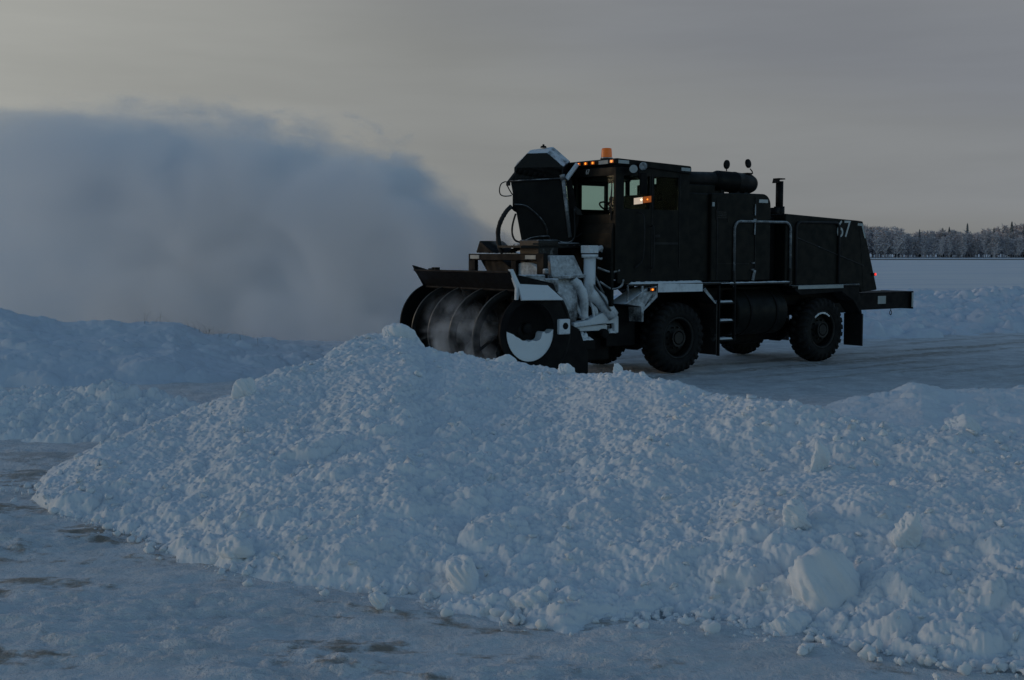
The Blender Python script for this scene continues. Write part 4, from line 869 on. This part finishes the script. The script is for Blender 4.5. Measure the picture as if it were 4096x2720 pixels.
top_ = Nn.math('ADD', Nn.math('MULTIPLY', fc.outputs[0], HMAX), Nn.smooth(s_, .5, 5, 0, .10))
# big rolling puffs and small wisps along the upper edge; the far part is a smooth sheet
na = Nn.noise(Nn.mapping(co, (.95, .5, 1.25), (0, R(18), 0)), 1.0, 6, .62, .5)
nb_ = Nn.noise(Nn.mapping(co, (2.6, 1.4, 3.8), (0, R(12), 0)), 1.0, 4, .6, .4)
rag = Nn.math('MULTIPLY', Nn.smooth(s_, .2, 3.0), Nn.smooth(s_, 14.5, 20, 1.0, .06))
edge = Nn.math('SUBTRACT', top_, z_)
edge = Nn.math('ADD', edge, Nn.math('MULTIPLY', rag, Nn.math('ADD', Nn.math('MULTIPLY', Nn.math('SUBTRACT', na, .49), 4.2), Nn.math('MULTIPLY', Nn.math('SUBTRACT', nb_, .5), 2.0))))
fe = Nn.smooth(edge, -.08, Nn.math('ADD', .10, Nn.math('MULTIPLY', rag, .38)))
hw_ = Nn.math('ADD', .38, Nn.math('MULTIPLY', .165, Nn.math('MAXIMUM', s_, 0.0)))
fl_ = Nn.smooth(Nn.math('DIVIDE', Nn.math('ABSOLUTE', l_), hw_), 1.0, .55)
dn = Nn.math('ADD', .7, Nn.math('DIVIDE', 5.0, Nn.math('ADD', 1.0, Nn.math('MULTIPLY', .6, Nn.math('MAXIMUM', s_, 0.0)))))
nc_ = Nn.noise(Nn.mapping(co, (.34, .2, .42), (0, R(25), 0)), 1.0, 4, .55, .8)
inner = Nn.math('MULTIPLY', Nn.smooth(nc_, .38, .62, .25, 1.6), Nn.smooth(s_, 9, 24, 1.0, .10))
low = Nn.smooth(Nn.math('ADD', z_, Nn.math('MULTIPLY', 1.2, Nn.math('SUBTRACT', s_, .2))), .6, 2.4, 0, 1)
fe = Nn.math('MULTIPLY', fe, Nn.smooth(Nn.math('SUBTRACT', top_, z_), -.2, 1.9, Nn.smooth(s_, 2.5, 9, .85, .36), 1.0))      # thinner towards its upper edge
den = Nn.math('MULTIPLY', Nn.math('MULTIPLY', fe, fl_), Nn.math('MULTIPLY', Nn.math('MULTIPLY', dn, low), inner))
Nn.l.new(den, vol.inputs['Density']); Nn.l.new(vol.outputs[0], o_.inputs['Volume'])
m.cycles.volume_step_rate = .15
pm = pl.build('blown_snow_cloud', m); pm.location = (-.215, 23.2, 0); pm.rotation_euler = (0, 0, math.atan2(.717, -.697))
tag(pm, 'bluish cloud of blown snow arching from the blower away to the left', 'snow cloud', None, 'stuff')
# snow dust hanging in the mouth of the blower head
m = bpy.data.materials.new('snow_dust'); m.use_nodes = True; Nn = NT(m.node_tree)
o_ = Nn.add('ShaderNodeOutputMaterial'); vol = Nn.add('ShaderNodeVolumePrincipled'); vol.inputs['Color'].default_value = (.95, .96, .98, 1)
co = objco(Nn); na = Nn.noise(co, 1.9, 5, .65, .5)
sp_ = Nn.add('ShaderNodeSeparateXYZ'); Nn.l.new(co, sp_.inputs[0])
lp = Nn.math('ADD', Nn.math('POWER', Nn.math('DIVIDE', Nn.math('SUBTRACT', sp_.outputs[1], .45), 1.0), 2.0), Nn.math('POWER', Nn.math('DIVIDE', Nn.math('SUBTRACT', sp_.outputs[2], .75), .85), 2.0))
Nn.l.new(Nn.math('MULTIPLY', Nn.math('MULTIPLY', Nn.smooth(na, .45, .75), Nn.smooth(lp, 1.2, .1)), 2.6), vol.inputs['Density']); Nn.l.new(vol.outputs[0], o_.inputs['Volume']); m.cycles.volume_step_rate = .5
sdm = MB().box((3.9, -1.4, .15), (4.75, 1.42, 1.75)).build('snow_dust', m); sdm.location = T.location; sdm.rotation_euler = T.rotation_euler
tag(sdm, 'thin snow dust swirling in the mouth of the blower head', 'snow dust', None, 'stuff')
